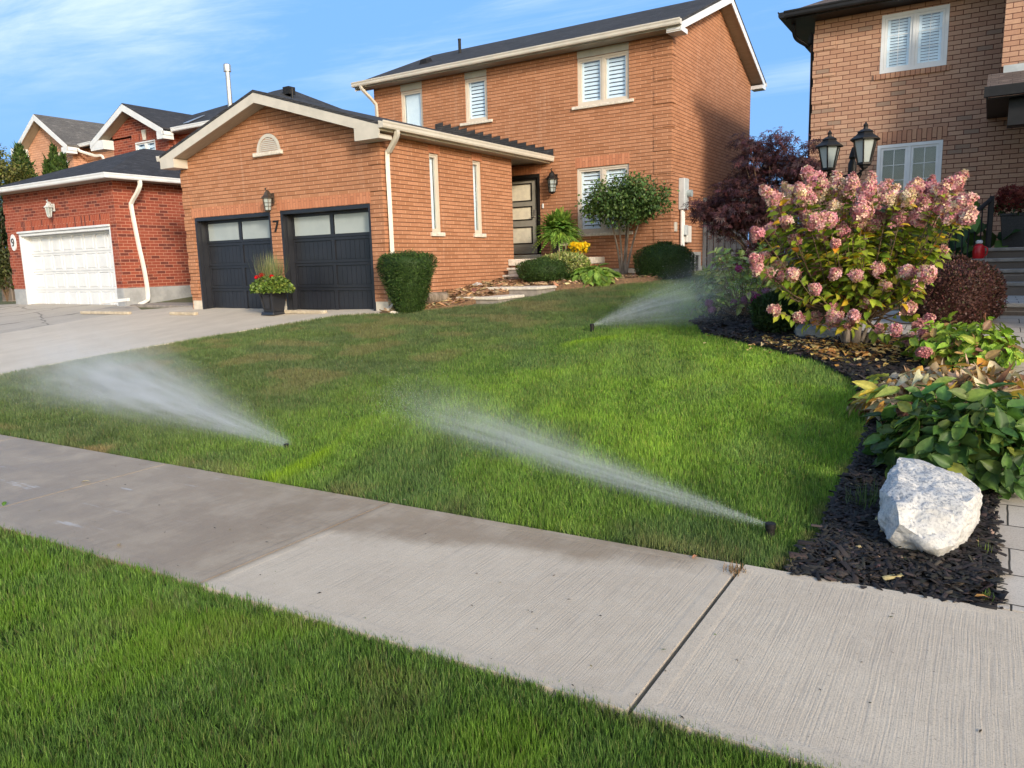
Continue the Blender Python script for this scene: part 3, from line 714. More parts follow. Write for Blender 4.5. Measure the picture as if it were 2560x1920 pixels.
# gable vent with brick arch
m = MB(front(YG)); n = 14; a0 = [(math.cos(math.pi * k / n), math.sin(math.pi * k / n)) for k in range(n + 1)]
for k in range(n):
    p = [(VX + r * c[0], -.012, VZ + r * c[1]) for c, r in ((a0[k], VR), (a0[k], VR + .12), (a0[k + 1], VR + .12), (a0[k + 1], VR))]
    q = .01 * (1 if k % 2 else .5); m.prism([(x, y - q + .01, z) for x, y, z in p], (0, .03, 0))
m.build('brick_arch', B7, h7, bevel=.004)
m = MB(front(YG))
for k in range(n): m.prism([(VX + r * c[0], -.02, VZ + r * c[1]) for c, r in ((a0[k], VR - .07), (a0[k], VR - .003), (a0[k + 1], VR - .003), (a0[k + 1], VR - .07))], (0, .06, 0))
vent = m.build('gable_vent', MT['almond'], h7)
m = MB(front(YG))
for k in range(7):
    z = VZ + .02 + k * .038; hw = math.sqrt(max(.29 ** 2 - (z - VZ + .03) ** 2, .001)); m.hexa([(VX - hw, -.014, z), (VX + hw, -.014, z), (VX + hw, -.001, z + .03), (VX - hw, -.001, z + .03)], [(VX - hw, -.012, z + .006), (VX + hw, -.012, z + .006), (VX + hw, .004, z + .036), (VX - hw, .004, z + .036)])
m.build('louvre', MT['almond'], vent)
MB(front(YG)).box(VX - .44, VX + .44, -.07, -.002, VZ - .085, VZ - .002).build('sill', MT['sill'], vent, bevel=.01)
# garage roof: two slopes, barge boards, soffits, boxed returns
YR2 = YM - .004
m = MB()
for sx, ex in ((1, EXR), (-1, EXL)):
    m.prism([(RX, FY, RZ), (ex, FY, gz(ex)), (ex, FY, gz(ex) - .055), (RX, FY, RZ - .055)], (0, YR2 - FY, 0))
groof = m.build('roof', MT['roof_dark'], h7)
m = MB()
for ex in (EXR, EXL):
    m.prism([(RX, FY + .006, RZ - .058), (ex, FY + .006, gz(ex) - .058), (ex, FY + .006, gz(ex) - .24), (RX, FY + .006, RZ - .25)], (0, .025, 0))
m.build('barge_board', MT['almond'], groof)
m = MB()
for ex in (EXR, EXL):
    m.prism([(RX, FY + .035, RZ - .215), (ex, FY + .035, gz(ex) - .215), (ex, FY + .035, gz(ex) - .235), (RX, FY + .035, RZ - .235)], (0, YG - FY - .037, 0))
m.box(GR + .002, EXR - .002, FY + .035, YR2, EZ - .155, EZ - .14).box(EXL + .002, GL - .002, FY + .035, YR2, EZ - .155, EZ - .14).box(-11.1, GR - .002, YE + .004, YR2, 4.072, 4.09)
m.build('soffit', MT['soffit'], groof)
m = MB()
m.prism([(GL - .01, FY + .004, gz(GL) - .235), (EXL - .0, FY + .004, EZ - .235), (EXL - .0, FY + .004, EZ - .29), (GL + .28, FY + .004, EZ - .29), (GL + .28, FY + .004, gz(GL + .28) - .245)], (0, YG - FY - .006, 0))
m.build('eave_return', MT['almond'], groof); m = MB()
m.prism([(GR + .01, FY + .004, gz(GR) - .235), (EXR, FY + .004, EZ - .235), (EXR, FY + .004, EZ - .29), (GR - .3, FY + .004, EZ - .29), (GR - .3, FY + .004, gz(GR - .3) - .245)], (0, YG - FY - .006, 0))
m.build('eave_return', MT['almond'], groof)
gutter(h7, (EXR, FY, EZ + .01), (EXR, YR2, EZ + .01), (1, 0, 0), MT['almond'])
gutter(h7, (EXL, FY, EZ + .01), (EXL, YR2, EZ + .01), (-1, 0, 0), MT['almond'])
MB().box(EXR - .02, EXR - .001, FY + .04, YR2, EZ - .155, EZ - .05).build('fascia', MT['almond'], h7)
downpipe(h7, [(-9.44, 11.28, 4.06), (-9.44, 11.28, 3.99), (-9.5, 11.29, 3.9), (-9.68, 11.32, 3.72), (-9.745, 11.33, 3.6), (-9.745, 11.33, 2.4), (-9.745, 11.33, .98), (-9.72, 11.28, .84), (-9.70, 11.12, .76), (-9.69, 11.02, .74)], MT['almond'], .055)
downpipe(h7, [(-15.98, 11.35, 4.05), (-15.98, 11.35, 3.95), (-15.93, 11.38, 3.75), (-15.91, 11.4, 3.5), (-15.91, 11.4, .72)], MT['almond'], .05)
# step flashing climbing the front wall
m = MB(front(YM)); x = EXR + .1; base = lambda q: gz(max(min(q, EXR), RX)) + (.02 if q <= EXR else .03)
pts = [(x, -.006, base(x))]; k = 0; step = .262
z = base(x) + .17
while x > -12.9:
    pts += [(x, -.006, z)]; x2 = x - step; pts += [(x2, -.006, z - .02)]; z += step * sl; x = x2
pts += [(x, -.006, base(x) - .05)]
m.prism(pts, (0, -.012, 0)).build('step_flashing', MT['roof_dark'], h7)

# garage doors
def garage_door(parent, x0, x1, z0, z1, y, mat, cols, rows, lites, lip, jamb, groove=True):
    m = MB(front(y)); j = .06
    jm = MB(front(y)); jm.box(x0 + .003, x0 + j, jamb, .0, z0, z1 - .003).box(x1 - j, x1 - .003, jamb, .0, z0, z1 - .003).box(x0 + j, x1 - j, jamb, .0, z1 - .075, z1 - .003)
    jm.box(x0 + j, x0 + j + .035, jamb + .09, .0, z0, z1 - .075).box(x1 - j - .035, x1 - j, jamb + .09, .0, z0, z1 - .075)
    a0, a1 = x0 + j + .036, x1 - j - .036; h = (z1 - .076 - z0) / rows; w = (a1 - a0) / cols
    panes = []
    m.box(a0, a1, .03, .06, z0, z1 - .076)
    for r in range(rows):
        zb = z0 + r * h
        g = .006
        m.box(a0, a1, .0, .03, zb + g, zb + lip).box(a0, a1, .0, .03, zb + h - lip, zb + h - g)
        for c in range(cols + 1):
            q = a0 + c * w; s = lip * (.8 if 0 < c < cols else 1.0)
            m.box(max(q - s, a0), min(q + s, a1), .0, .03, zb + lip, zb + h - lip)
        for c in range(cols):
            u0, u1 = a0 + c * w + lip, a0 + (c + 1) * w - lip; v0, v1 = zb + lip, zb + h - lip
            if lites and r == rows - 1: panes.append((u0 + .012, u1 - .012, v0 + .01, v1 - .01)); continue
            if groove:
                n = 8; ww = (u1 - u0 - .03) / n
                for k in range(n): m.box(u0 + .015 + k * ww + .004, u0 + .015 + (k + 1) * ww - .004, .017, .03, v0 + .02, v1 - .02)
            else:
                q = .035
                m.hexa([(u0, .028, v0), (u1, .028, v0), (u1, .028, v1), (u0, .028, v1)], [(u0 + q, .004, v0 + q), (u1 - q, .004, v0 + q), (u1 - q, .004, v1 - q), (u0 + q, .004, v1 - q)])
    o = m.build('garage_door', mat, parent)
    jm.build('door_frame', mat, o)
    for u0, u1, v0, v1 in panes: MB(front(y)).box(u0, u1, .012, .02, v0, v1).build('pane', MT['frost'], o)
    return o
for d in (D1, D2): garage_door(h7, d[0], d[1], FL, DT, YG + .22, MT['navy'], 2, 4, True, .055, -.215)
lamp(h7, (-12.79, YG - .2, 3.05), .50, MT['bronze'])
m = MB(front(YG)); nx, nz = -12.80, 2.36
m.prism([(nx - .085, -.02, nz + .235), (nx + .085, -.02, nz + .235), (nx + .085, -.02, nz + .2), (nx - .01, -.02, nz), (nx - .055, -.02, nz), (nx + .04, -.02, nz + .2), (nx - .085, -.02, nz + .2)], (0, .016, 0))
m.build('house_number', MT['black'], h7)

# two storey wing
WA, WB, WC, WD = (-14.27, -13.5, 4.85, 6.385), (-12.068, -11.358, 5.30, 6.403), (-8.727, -7.372, 5.30, 6.403), (-8.768, -7.377, 2.26, 3.837)
DR = (-10.95, -9.825, 1.77, 3.80)
hol = [WA, WB, WC, WD, DR] + [(w[0], w[1], w[3], 6.575) for w in (WA, WB, WC)]
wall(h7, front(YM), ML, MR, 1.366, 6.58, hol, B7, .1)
for w, n in ((WA, 1), (WB, 1), (WC, 2)):
    MB(front(YM)).box(w[0] + .002, w[1] - .002, .012, .05, w[3] + .004, 6.57).build('trim_panel', MT['greytrim'], h7)
    window(h7, front(YM), *w, MT['frame'], n, .065, 10 if n > 1 or w is WB else 0, (1, 1, MT['white']) if False else None, None if w is WA else (.16 if n == 1 else .13, .075, .06, MT['sill']))
window(h7, front(YM), *WD, MT['frame'], 2, .065, 14, None, (.11, .085, .06, MT['sill']))
MB(front(YM)).box(WD[0] - .03, WD[1] + .02, -.006, -.001, 3.842, 4.085).build('lintel', MT['brick7s'], h7)
MB(front(YM)).box(-10.95, -9.78, -.006, -.001, 3.81, 4.03).build('lintel', MT['brick7s'], h7)
SLP = (8.27 - 6.735) / (20.66 - 16.905); RYY = 20.66
rz7 = lambda y: 8.27 - abs(y - RYY) * SLP
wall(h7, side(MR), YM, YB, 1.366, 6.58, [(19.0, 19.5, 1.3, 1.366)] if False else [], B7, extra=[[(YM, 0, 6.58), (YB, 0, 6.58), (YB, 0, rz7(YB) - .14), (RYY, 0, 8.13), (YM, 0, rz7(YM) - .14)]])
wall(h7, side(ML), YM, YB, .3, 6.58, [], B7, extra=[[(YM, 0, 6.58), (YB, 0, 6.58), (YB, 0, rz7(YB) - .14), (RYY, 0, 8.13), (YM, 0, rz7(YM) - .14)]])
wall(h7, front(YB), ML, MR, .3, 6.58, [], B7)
E0, E1 = 16.905, 24.415; XL, XR = -15.62, -5.965
m = MB()
m.prism([(XL, E0, rz7(E0)), (XL, RYY, 8.27), (XL, RYY, 8.21), (XL, E0, rz7(E0) - .06)], (XR - XL, 0, 0)); m.prism([(XL, E1, rz7(E1)), (XL, RYY, 8.27), (XL, RYY, 8.21), (XL, E1, rz7(E1) - .06)], (XR - XL, 0, 0))
mroof = m.build('roof', MT['roof_dark'], h7)
for nm, xx, mt in (('barge_board', XR - .03, 'white'), ('barge_board', XL + .005, 'white')):
    m = MB()
    for e in (E0, E1): m.prism([(xx, e, rz7(e) - .062), (xx, RYY, 8.208), (xx, RYY, 8.02), (xx, e, rz7(e) - .22)], (.025, 0, 0))
    m.build(nm, MT[mt], mroof)
m = MB()
for e in (E0, E1):
    m.prism([(MR + .002, e, rz7(e) - .20), (MR + .002, RYY, 8.07), (MR + .002, RYY, 8.05), (MR + .002, e, rz7(e) - .22)], (XR - MR - .035, 0, 0))
    m.prism([(XL + .035, e, rz7(e) - .20), (XL + .035, RYY, 8.07), (XL + .035, RYY, 8.05), (XL + .035, e, rz7(e) - .22)], (ML - XL - .037, 0, 0))
m.box(ML - .3, XR - .04, E0 + .01, YM - .002, 6.585, 6.6).box(ML - .3, XR - .04, YB + .002, E1 - .01, 6.585, 6.6)
m.build('soffit', MT['soffit'], mroof)
for a, b in ((E0 + .004, YM + .02), (YB - .02, E1 - .004)): MB().box(MR + .004, XR - .004, a, b, 6.50, 6.6).build('eave_return', MT['white'], mroof)
MB().box(XL + .02, XR - .04, E0 + .001, E0 + .018, 6.585, 6.68).build('fascia', MT['greytrim'], h7)
gutter(h7, (XL - .02, E0, 6.74), (XR, E0, 6.74), (0, -1, 0), MT['almond']); gutter(h7, (XL, E1, 6.74), (XR, E1, 6.74), (0, 1, 0), MT['almond'])
downpipe(h7, [(-15.3, 16.84, 6.62), (-15.3, 16.84, 6.55), (-15.24, 16.95, 6.42), (-15.15, 17.17, 6.2), (-15.12, 17.22, 6.0), (-15.12, 17.22, 4.7)], MT['almond'], .05)
MB().lathe([(.045, 0), (.045, .46), (.05, .46), (.05, .5), (.03, .5)], (-13.7, 19.45, rz7(19.45) - .1), 12).build('vent_pipe', MT['black'], mroof)
p = Vector((-14.35, 18.62, rz7(18.62)))
MB().hexa([p + Vector((-.14, -.14, -.06)), p + Vector((.14, -.14, -.06)), p + Vector((.14, .14, .05)), p + Vector((-.14, .14, .05))], [p + Vector((-.1, -.12, .08)), p + Vector((.1, -.12, .08)), p + Vector((.1, .12, .15)), p + Vector((-.1, .12, .15))]).build('roof_vent', MT['black'], mroof)
# front door
fr = MB(front(YM)); x0, x1, z0, z1 = DR
fr.box(x1 - .07, x1 - .002, -.02, .12, z0, z1 - .002).box(x0 + .002, x0 + .05, -.02, .12, z0, z1 - .002).box(x0 + .05, x1 - .07, -.02, .12, z1 - .08, z1 - .002).box(x1 - .125, x1 - .072, .02, .12, z0, z1 - .082).box(x0 + .05, x1 - .125, .02, .12, z1 - .135, z1 - .082)
a0, a1, yb = x0 + .052, x1 - .128, z1 - .138
L = [(2.05, 2.50), (2.66, 3.02), (3.14, 3.60)]; lx0, lx1 = a0 + .13, a1 - .14
d = MB(front(YM)); zc = z0 + .03
d.box(a0, lx0, .055, .1, zc, yb).box(lx1, a1, .055, .1, zc, yb)
pz = zc
for a, b in L + [(yb, yb)]:
    d.box(lx0, lx1, .055, .1, pz, a); pz = b
door = d.build('front_door', MT['doorslab'], h7)
fr.build('door_frame', MT['black'], door)
for a, b in L:
    r = MB(front(YM)); t = .028
    r.box(lx0, lx1, .04, .07, b - t, b - .001).box(lx0, lx1, .04, .07, a + .001, a + t).box(lx0 + .001, lx0 + t, .04, .07, a + t, b - t).box(lx1 - t, lx1 - .001, .04, .07, a + t, b - t)
    r.build('lite_frame', MT['black'], door); MB(front(YM)).box(lx0 + t, lx1 - t, .062, .072, a + t, b - t).build('pane', MT['lite_reflection'], door)
h_ = MB(front(YM)); h_.box(a1 - .085, a1 - .045, .035, .055, 2.72, 2.92).tube([(a1 - .065, .03, 2.74), (a1 - .17, .015, 2.735)], .011, 6)
h_.build('handle', MT['steel'], door)
MB(front(YM)).box(x0, x1 + .03, -.14, .05, z0 - .11, z0 - .003).build('door_sill', MT['concrete'], door, bevel=.01)
MB(front(YM)).box(-9.765, -9.715, -.03, -.001, 2.93, 3.05).build('doorbell', MT['meter'], h7, bevel=.01)
lamp(h7, (-9.36, YM - .2, 3.62), .62, MT['black'])
# services on the right wall
m = MB(side(MR)); m.box(17.78, 18.1, -.15, -.002, 2.72, 3.45); el = m.build('electric_meter', MT['meter'], h7, bevel=.012)
MB().tube([(MR + .15, 18.0, 3.1), (MR + .26, 18.0, 3.1)], .085, 14).build('dial', MT['frost'], el)
MB().tube([(MR + .07, 17.86, 1.2), (MR + .07, 17.86, 2.72)], .045, 8).tube([(MR + .06, 18.02, 1.2), (MR + .06, 18.02, 2.72)], .025, 8).build('conduit', MT['pvc'], el)
MB(side(MR)).box(18.1, 18.42, -.12, -.002, 1.95, 2.35).build('utility_box', MT['pvc'], h7, bevel=.012)
MB(side(MR)).box(17.9, 18.06, -.16, -.002, 2.12, 2.36).build('utility_box', MT['meter'], h7, bevel=.012)
MB(side(MR)).box(17.46, 17.6, -.05, -.002, 2.2, 2.42).build('utility_box', MT['almond'], h7, bevel=.01)
m = MB(side(MR)); m.box(18.62, 18.7, -.05, -.001, 1.1, 1.72).box(19.3, 19.38, -.05, -.001, 1.1, 1.72).box(18.7, 19.3, -.05, -.001, 1.64, 1.72)
bw_ = m.build('basement_window', MT['greyconc'], h7)
MB(side(MR)).box(18.7, 19.3, -.012, -.003, 1.1, 1.64).build('pane', MT['dark'], bw_); MB(side(MR)).box(18.98, 19.02, -.025, -.013, 1.1, 1.64).build('mullion', MT['white'], bw_)
# porch slab and steps
st = empty('porch_steps', (-9, 15.7, 1.2), 'pale stone porch and steps at the front door behind the clipped bushes', 'steps')
MB().box(GR + .005, -7.95, 15.62, YM - .15, 1.50, 1.66).build('porch_slab', MT['sill'], st, bevel=.015)
MB().box(GR + .03, -8.0, 15.7, YM - .01, .9, 1.498).build('riser_wall', B7, st)
for k, (xb, y, zt) in enumerate(((-8.25, 15.3, 1.46), (-8.5, 14.95, 1.30))):
    MB().box(GR + .16 + .1 * k, xb, y, 15.695 - .36 * k, zt - .05, zt).build('tread', MT['sill'], st, bevel=.008)
    MB().box(GR + .19 + .1 * k, xb - .03, y + .03, 15.69 - .36 * k, 1.0, zt - .052).build('riser', MT['cap'], st)
pw = empty('stone_terrace', (-9, 13, .9), 'low concrete terrace steps climbing beside the garage wall', 'steps')
for a, b, y0, y1, z in ((-9.02, -8.0, 12.35, 13.35, .93), (-8.95, -7.7, 13.35, 14.95, 1.08)):
    MB().box(a, b, y0, y1, z - .055, z).build('tread', MT['sill'], pw, bevel=.008)
    MB().box(a + .03, b - .03, y0 + .03, y1, z - .4, z - .057).build('riser', MT['cap'], pw)


# ---------------------------------------------------------------- the red brick neighbour (number 9)
h9 = empty('brick_house', (-22, 11.5, .63), 'red brick house with a white panelled garage door, left of the orange house', 'house')
B9 = MT['brick9']; Y9 = 11.5; X0, X1 = -24.75, -19.1; d9 = (-24.1, -19.4); F9, T9 = .63, 2.79
wall(h9, front(Y9), X0, X1, 1.19, 4.0, [(*d9, 1.0, T9)], B9, .2)
wall(h9, side(X1), Y9, 16.4, 1.19, 4.0, [], B9); wall(h9, side(X0), Y9, 16.4, .4, 4.0, [], B9)
for a, b, c, d in ((X0, d9[0], Y9 - .012, Y9 + .2), (d9[1], X1 + .012, Y9 - .012, Y9 + .2), (X1 - .2, X1 + .012, Y9 + .202, 16.4)): MB().box(a, b, c, d, .3, 1.188).build('foundation', MT['greyconc'], h9, bevel=.006)
MB(front(Y9)).box(d9[0] - .1, d9[1] + .02, -.006, -.001, T9 + .06, T9 + .33).build('lintel', MT['brick9s'], h9)
quoins(h9, X1, Y9, 1.3, 3.9, 1, B9, per=.52, hh=.325, w=.2); quoins(h9, X0, Y9, 1.3, 3.9, -1, B9, per=.52, hh=.325, w=.2)
garage_door(h9, *d9, F9, T9, Y9 + .24, MT['white'], 8, 4, False, .06, -.24, groove=False)
MB(front(Y9)).box(d9[0], d9[1], -.05, .0 - .003, T9 + .003, T9 + .055).build('door_head', MT['white'], h9)
lamp(h9, (-21.95, Y9 - .17, 3.42), .48, MT['meter'], cage=False)
m = MB(front(Y9)); m.tube([(-24.42, -.03, 2.55), (-24.42, -.001, 2.55)], .19, 20); m.v = [(x if abs(x + 24.42) < 1e-6 else -24.42 + (x + 24.42) * .75, d, 2.55 + (z - 2.55) * 1.25) for x, d, z in m.v]
pl = m.build('number_plaque', MT['white'], h9)
m = MB(front(Y9)); c9 = Vector((-24.42, -.035, 2.60))
q = [c9 + Vector((.055 * math.cos(a), 0, .06 * math.sin(a))) for a in np.linspace(0, 2 * math.pi, 15)]
m.tube(q, .016, 5).tube([c9 + Vector((.055, 0, 0)), c9 + Vector((.05, 0, -.07)), c9 + Vector((.01, 0, -.14)), c9 + Vector((-.04, 0, -.14))], .016, 5)
m.build('digit', MT['black'], pl)
# hipped garage roof
def hip(parent, x0, x1, y0, y1, z, px, py, pz, mat, th=.06, back=True):
    m = MB(); (pa, pb), (qa, qb) = px, py   # ridge end points (pa,qa)-(pb,qb)
    A, B, C, D = (x0, y0, z), (x1, y0, z), (x1, y1, z), (x0, y1, z); P_, Q = (pa, qa, pz), (pb, qb, pz)
    if abs(qa - qb) < 1e-6:   # ridge along x
        fs = [(A, B, Q, P_), (B, C, Q), (C, D, P_, Q), (D, A, P_)]
    else:                     # ridge along y, front hip and back hip
        fs = [(A, B, P_), (B, C, Q, P_), (C, D, Q), (D, A, P_, Q)]
    for f in fs: m.prism(f, (0, 0, -th))
    return m.build('roof', mat, parent)
r9 = hip(h9, -25.15, -18.68, 11.12, 17.5, 4.06, (-21.6, -21.6), (14.1, 15.8), 5.24, MT['roof_dark'])
gutter(h9, (-25.15, 11.12, 4.05), (-18.56, 11.12, 4.05), (0, -1, 0), MT['white']); gutter(h9, (-18.68, 11.0, 4.05), (-18.68, 16.2, 4.05), (1, 0, 0), MT['white'])
MB().box(-25.1, -18.7, 11.14, Y9 - .002, 3.93, 3.945).box(X1 + .002, -18.7, Y9 - .002, 16.2, 3.93, 3.945).build('soffit', MT['soffit'], r9)
downpipe(h9, [(-18.62, 11.95, 3.93), (-18.62, 11.95, 3.8), (-18.75, 11.93, 3.62), (-19.0, 11.92, 3.4), (-19.04, 11.92, 3.25), (-19.04, 12.0, 2.4), (-19.04, 12.1, 1.6), (-19.03, 12.12, .95), (-18.98, 12.0, .82), (-18.95, 11.8, .76)], MT['pvc'], .055)
# upper storey with a cross gable
UY = 16.4
wall(h9, front(UY), -26.6, X1, 4.0, 6.1, [], B9); wall(h9, side(X1), UY, 24.5, .4, 6.1, [], B9); wall(h9, side(-26.6), UY, 24.5, .4, 6.1, [], B9); wall(h9, front(24.5), -26.6, X1, .4, 6.1, [], B9)
AX, AZ = -24.88, 7.19; gs = .487; g9 = lambda x: AZ - abs(x - AX) * gs
W9 = (-24.97, -23.83, 4.9, 5.96)
wall(h9, front(16.0), -26.25, -23.1, 4.0, 5.9, [W9[:3] + (5.9,)], B9, .1, extra=[[(-26.25, 0, 5.9), (W9[0], 0, 5.9), (W9[0], 0, 5.96), (W9[1], 0, 5.96), (W9[1], 0, 5.9), (-23.1, 0, 5.9), (-23.1, 0, g9(-23.1) - .2), (AX, 0, AZ - .2), (-26.25, 0, g9(-26.25) - .2)]])
wall(h9, side(-23.1), 16.0, UY, 4.0, 6.1, [], B9)
window(h9, front(16.0), *W9, MT['white'], 2, .04, 6, None, None)
MB(front(16.0)).box(W9[0] - .15, W9[1] + .15, -.006, -.001, 6.0, 6.22).build('lintel', MT['brick9s'], h9)
MB(front(16.0)).prism([(-24.46, -.03, 5.99), (-24.30, -.03, 5.99), (-24.26, -.03, 6.32), (-24.50, -.03, 6.32)], (0, .026, 0)).build('keystone', MT['sill'], h9)
m = MB()
for ex in (-27.0, -22.8): m.prism([(AX, 15.62, AZ), (ex, 15.62, g9(ex)), (ex, 15.62, g9(ex) - .06), (AX, 15.62, AZ - .06)], (0, 4.6, 0))
cg = m.build('roof', MT['roof_dark'], h9)
m = MB()
for ex in (-27.0, -22.8): m.prism([(AX, 15.6, AZ - .04), (ex, 15.6, g9(ex) - .04), (ex, 15.6, g9(ex) - .24), (AX, 15.6, AZ - .26)], (0, .03, 0))
m.build('barge_board', MT['white'], cg)
m = MB()
for ex in (-27.0, -22.8): m.prism([(AX, 15.635, AZ - .22), (ex, 15.635, g9(ex) - .22), (ex, 15.635, g9(ex) - .235), (AX, 15.635, AZ - .235)], (0, .36, 0))
m.build('soffit', MT['soffit'], cg)
for a, b in ((-27.0, -26.2), (-23.15, -22.8)): MB().box(a + .01, b, 15.61, 15.99, g9(-27) - .32, g9(-26.62) - .2 if a < -26 else g9(-22.8) - .1).build('eave_return', MT['white'], cg)
hip(h9, -27.0, -18.68, 16.0, 24.9, 6.2, (-22.9, -22.2), (20.45, 20.45), 8.12, MT['roof_dark'])
gutter(h9, (-22.78, 16.0, 6.2), (-18.56, 16.0, 6.2), (0, -1, 0), MT['white']); gutter(h9, (-18.68, 16.0, 6.2), (-18.68, 24.9, 6.2), (1, 0, 0), MT['white'])
MB().box(-23.0, -18.7, 16.01, UY - .003, 6.06, 6.075).build('soffit', MT['soffit'], cg)
MB().prism([(-22.75, 16.35, 6.38), (-22.45, 16.35, 6.38), (-22.8, 17.25, 6.77), (-22.9, 17.25, 6.77)], (0, 0, .02)).build('valley_flashing', MT['steel'], cg)
MB().lathe([(.085, 0), (.085, 1.38), (.13, 1.38), (.13, 1.6), (.10, 1.63)], (-22.95, 18.45, 7.05), 14).build('flue_pipe', MT['steel'], h9)
MB().box(-21.3, -21.0, 19.4, 19.7, 7.6, 7.85).build('roof_vent', MT['black'], h9); MB().lathe([(.04, 0), (.04, .4)], (-20.3, 18.9, 7.2), 10).build('vent_pipe', MT['black'], h9)

# ---------------------------------------------------------------- pink brick house further left
h11 = empty('brick_house', (-33, 18, 1.2), 'pale pink brick house with a grey gable roof, farthest at the left', 'house')
B11 = MT['brick11']; Y11 = 18.0; A2, Z2 = -34.37, 8.27; s2 = (8.27 - 6.85) / 2.2; g2 = lambda x: Z2 - abs(x - A2) * s2
W11 = (-33.95, -32.95, 5.2, 6.3)
wall(h11, front(Y11), -36.0, -32.5, .5, 6.6, [W11], B11, .1, extra=[[(-36.0, 0, 6.6), (-32.5, 0, 6.6), (-32.5, 0, g2(-32.5) - .2), (A2, 0, Z2 - .2), (-36.0, 0, g2(-36) - .2)]])
window(h11, front(Y11), *W11, MT['white'], 2, .04, 6)
MB(front(Y11)).prism([(-33.5, -.03, 6.33), (-33.36, -.03, 6.33), (-33.32, -.03, 6.66), (-33.54, -.03, 6.66)], (0, .026, 0)).build('keystone', MT['sill'], h11)
wall(h11, side(-32.5), Y11, 18.6, .5, 6.8, [], B11); wall(h11, front(18.6), -32.5, -29.3, .5, 6.8, [], B11); wall(h11, side(-29.3), 18.6, 27, .5, 6.8, [], B11); wall(h11, side(-36.0), Y11, 27, .5, 6.8, [], B11); wall(h11, front(27), -41, -29.3, .5, 6.8, [], B11); wall(h11, front(20.2), -41, -36.0, .5, 6.6, [], B11)
m = MB()
for ex in (-36.6, -32.1): m.prism([(A2, 17.6, Z2), (ex, 17.6, g2(ex)), (ex, 17.6, g2(ex) - .07), (A2, 17.6, Z2 - .07)], (0, 9.6, 0))
r11 = m.build('roof', MT['roof_grey'], h11)
m = MB(); m.prism([(-32.1, 18.2, 6.83), (-29.0, 18.2, 6.9), (-29.0, 23.0, 8.25), (A2, 23.0, 8.25)], (0, 0, -.07)).build('roof', MT['roof_grey'], h11)
hip(h11, -41.5, -36.05, 19.8, 27.4, 6.6, (-37.6, -36.2), (23.5, 23.5), 7.8, MT['roof_grey'])
m = MB()
for ex in (-36.6, -32.1): m.prism([(A2, 17.57, Z2 - .03), (ex, 17.57, g2(ex) - .03), (ex, 17.57, g2(ex) - .24), (A2, 17.57, Z2 - .27)], (0, .03, 0))
m.build('barge_board', MT['white'], r11)
m = MB()
for ex in (-36.6, -32.1): m.prism([(A2, 17.605, Z2 - .22), (ex, 17.605, g2(ex) - .22), (ex, 17.605, g2(ex) - .235), (A2, 17.605, Z2 - .235)], (0, .39, 0))
m.build('soffit', MT['soffit'], r11)
for a, b in ((-36.6, -35.95), (-32.55, -32.1)): MB().box(a + .01, b, 17.58, 17.99, g2(-36.6) - .36, g2(-36.1 if a < -35 else -32.1) - .08).build('eave_return', MT['white'], r11)
gutter(h11, (-32.3, 18.2, 6.88), (-29.0, 18.2, 6.95), (0, -1, 0), MT['white'])
downpipe(h11, [(-32.2, 18.08, 6.75), (-32.1, 18.1, 6.6), (-31.6, 18.4, 6.4), (-31.15, 18.52, 6.2), (-31.1, 18.53, 4.5)], MT['pvc'], .06)
MB().lathe([(.12, 0), (.12, 1.0), (.18, 1.0), (.18, 1.25), (.14, 1.28)], (-37.6, 20.9, 6.75), 14).build('flue_pipe', MT['steel'], h11)

# ---------------------------------------------------------------- buff brown brick house on the right
hr = empty('brick_house', (-1, 17.6, 1), 'buff brown brick house with black gutters at the right edge', 'house')
BR = MT['brickR']; YR_ = 17.6; XRL = -3.333; YP = 16.3
U1, U2 = (-2.067, -.887, 5.14, 6.255), (-2.035, -.862, 2.62, 3.745)
wall(hr, front(YR_), XRL, 3.5, .4, 6.4, [U1, U2], BR, .1); wall(hr, side(XRL), YR_, 26, .4, 6.4, [], BR)
for w in (U1, U2): window(hr, front(YR_), *w, MT['white'], 2, .03, 16 if w is U1 else 0, (2, 3, MT['white']), None, fw=.065, tilt=.3, dark=w is U2)
MB(front(YR_)).box(U2[0] - .06, U2[1] + .06, -.006, -.001, 3.75, 4.0).build('lintel', MT['brickRs'], hr)
MB(front(YR_)).box(U1[0] - .1, U1[1] + .06, -.035, -.001, 5.03, 5.135).build('sill', MT['brickRs'], hr, bevel=.006)
quoins(hr, XRL, YR_, 1.0, 6.3, -1, BR, per=.53, hh=.354, w=.42)
MB(front(YR_)).box(-.25, 3.4, -.06, -.001, .5, 4.3).build('pilaster', BR, hr)
rr = hip(hr, -3.83, 4.2, 17.12, 26.5, 6.52, (.6, .7), (21.8, 21.8), 8.6, MT['roof_brown'])
gutter(hr, (-3.83, 17.12, 6.52), (.0, 17.12, 6.52), (0, -1, 0), MT['blackgut']); gutter(hr, (-3.83, 17.0, 6.52), (-3.83, 26.4, 6.52), (-1, 0, 0), MT['blackgut'])
MB().box(-3.81, 4.1, 17.13, YR_ - .002, 6.37, 6.385).box(-3.81, XRL - .002, YR_ - .002, 26, 6.37, 6.385).build('soffit', MT['blackgut'], rr)
downpipe(hr, [(-3.74, 17.5, 6.38), (-3.74, 17.5, 6.28), (-3.7, 17.6, 6.1), (-3.5, 17.75, 5.95), (-3.40, 17.8, 5.8), (-3.39, 17.8, 1.2)], MT['blackgut'], .05)
wall(hr, front(YP), .02, 3.5, 4.72, 6.4, [], BR); wall(hr, side(.02), YP, YR_, 4.72, 6.4, [], BR)
MB().box(.05, 3.5, YP - .03, YP - .003, 4.6, 4.73).build('flashing', MT['steel'], hr)
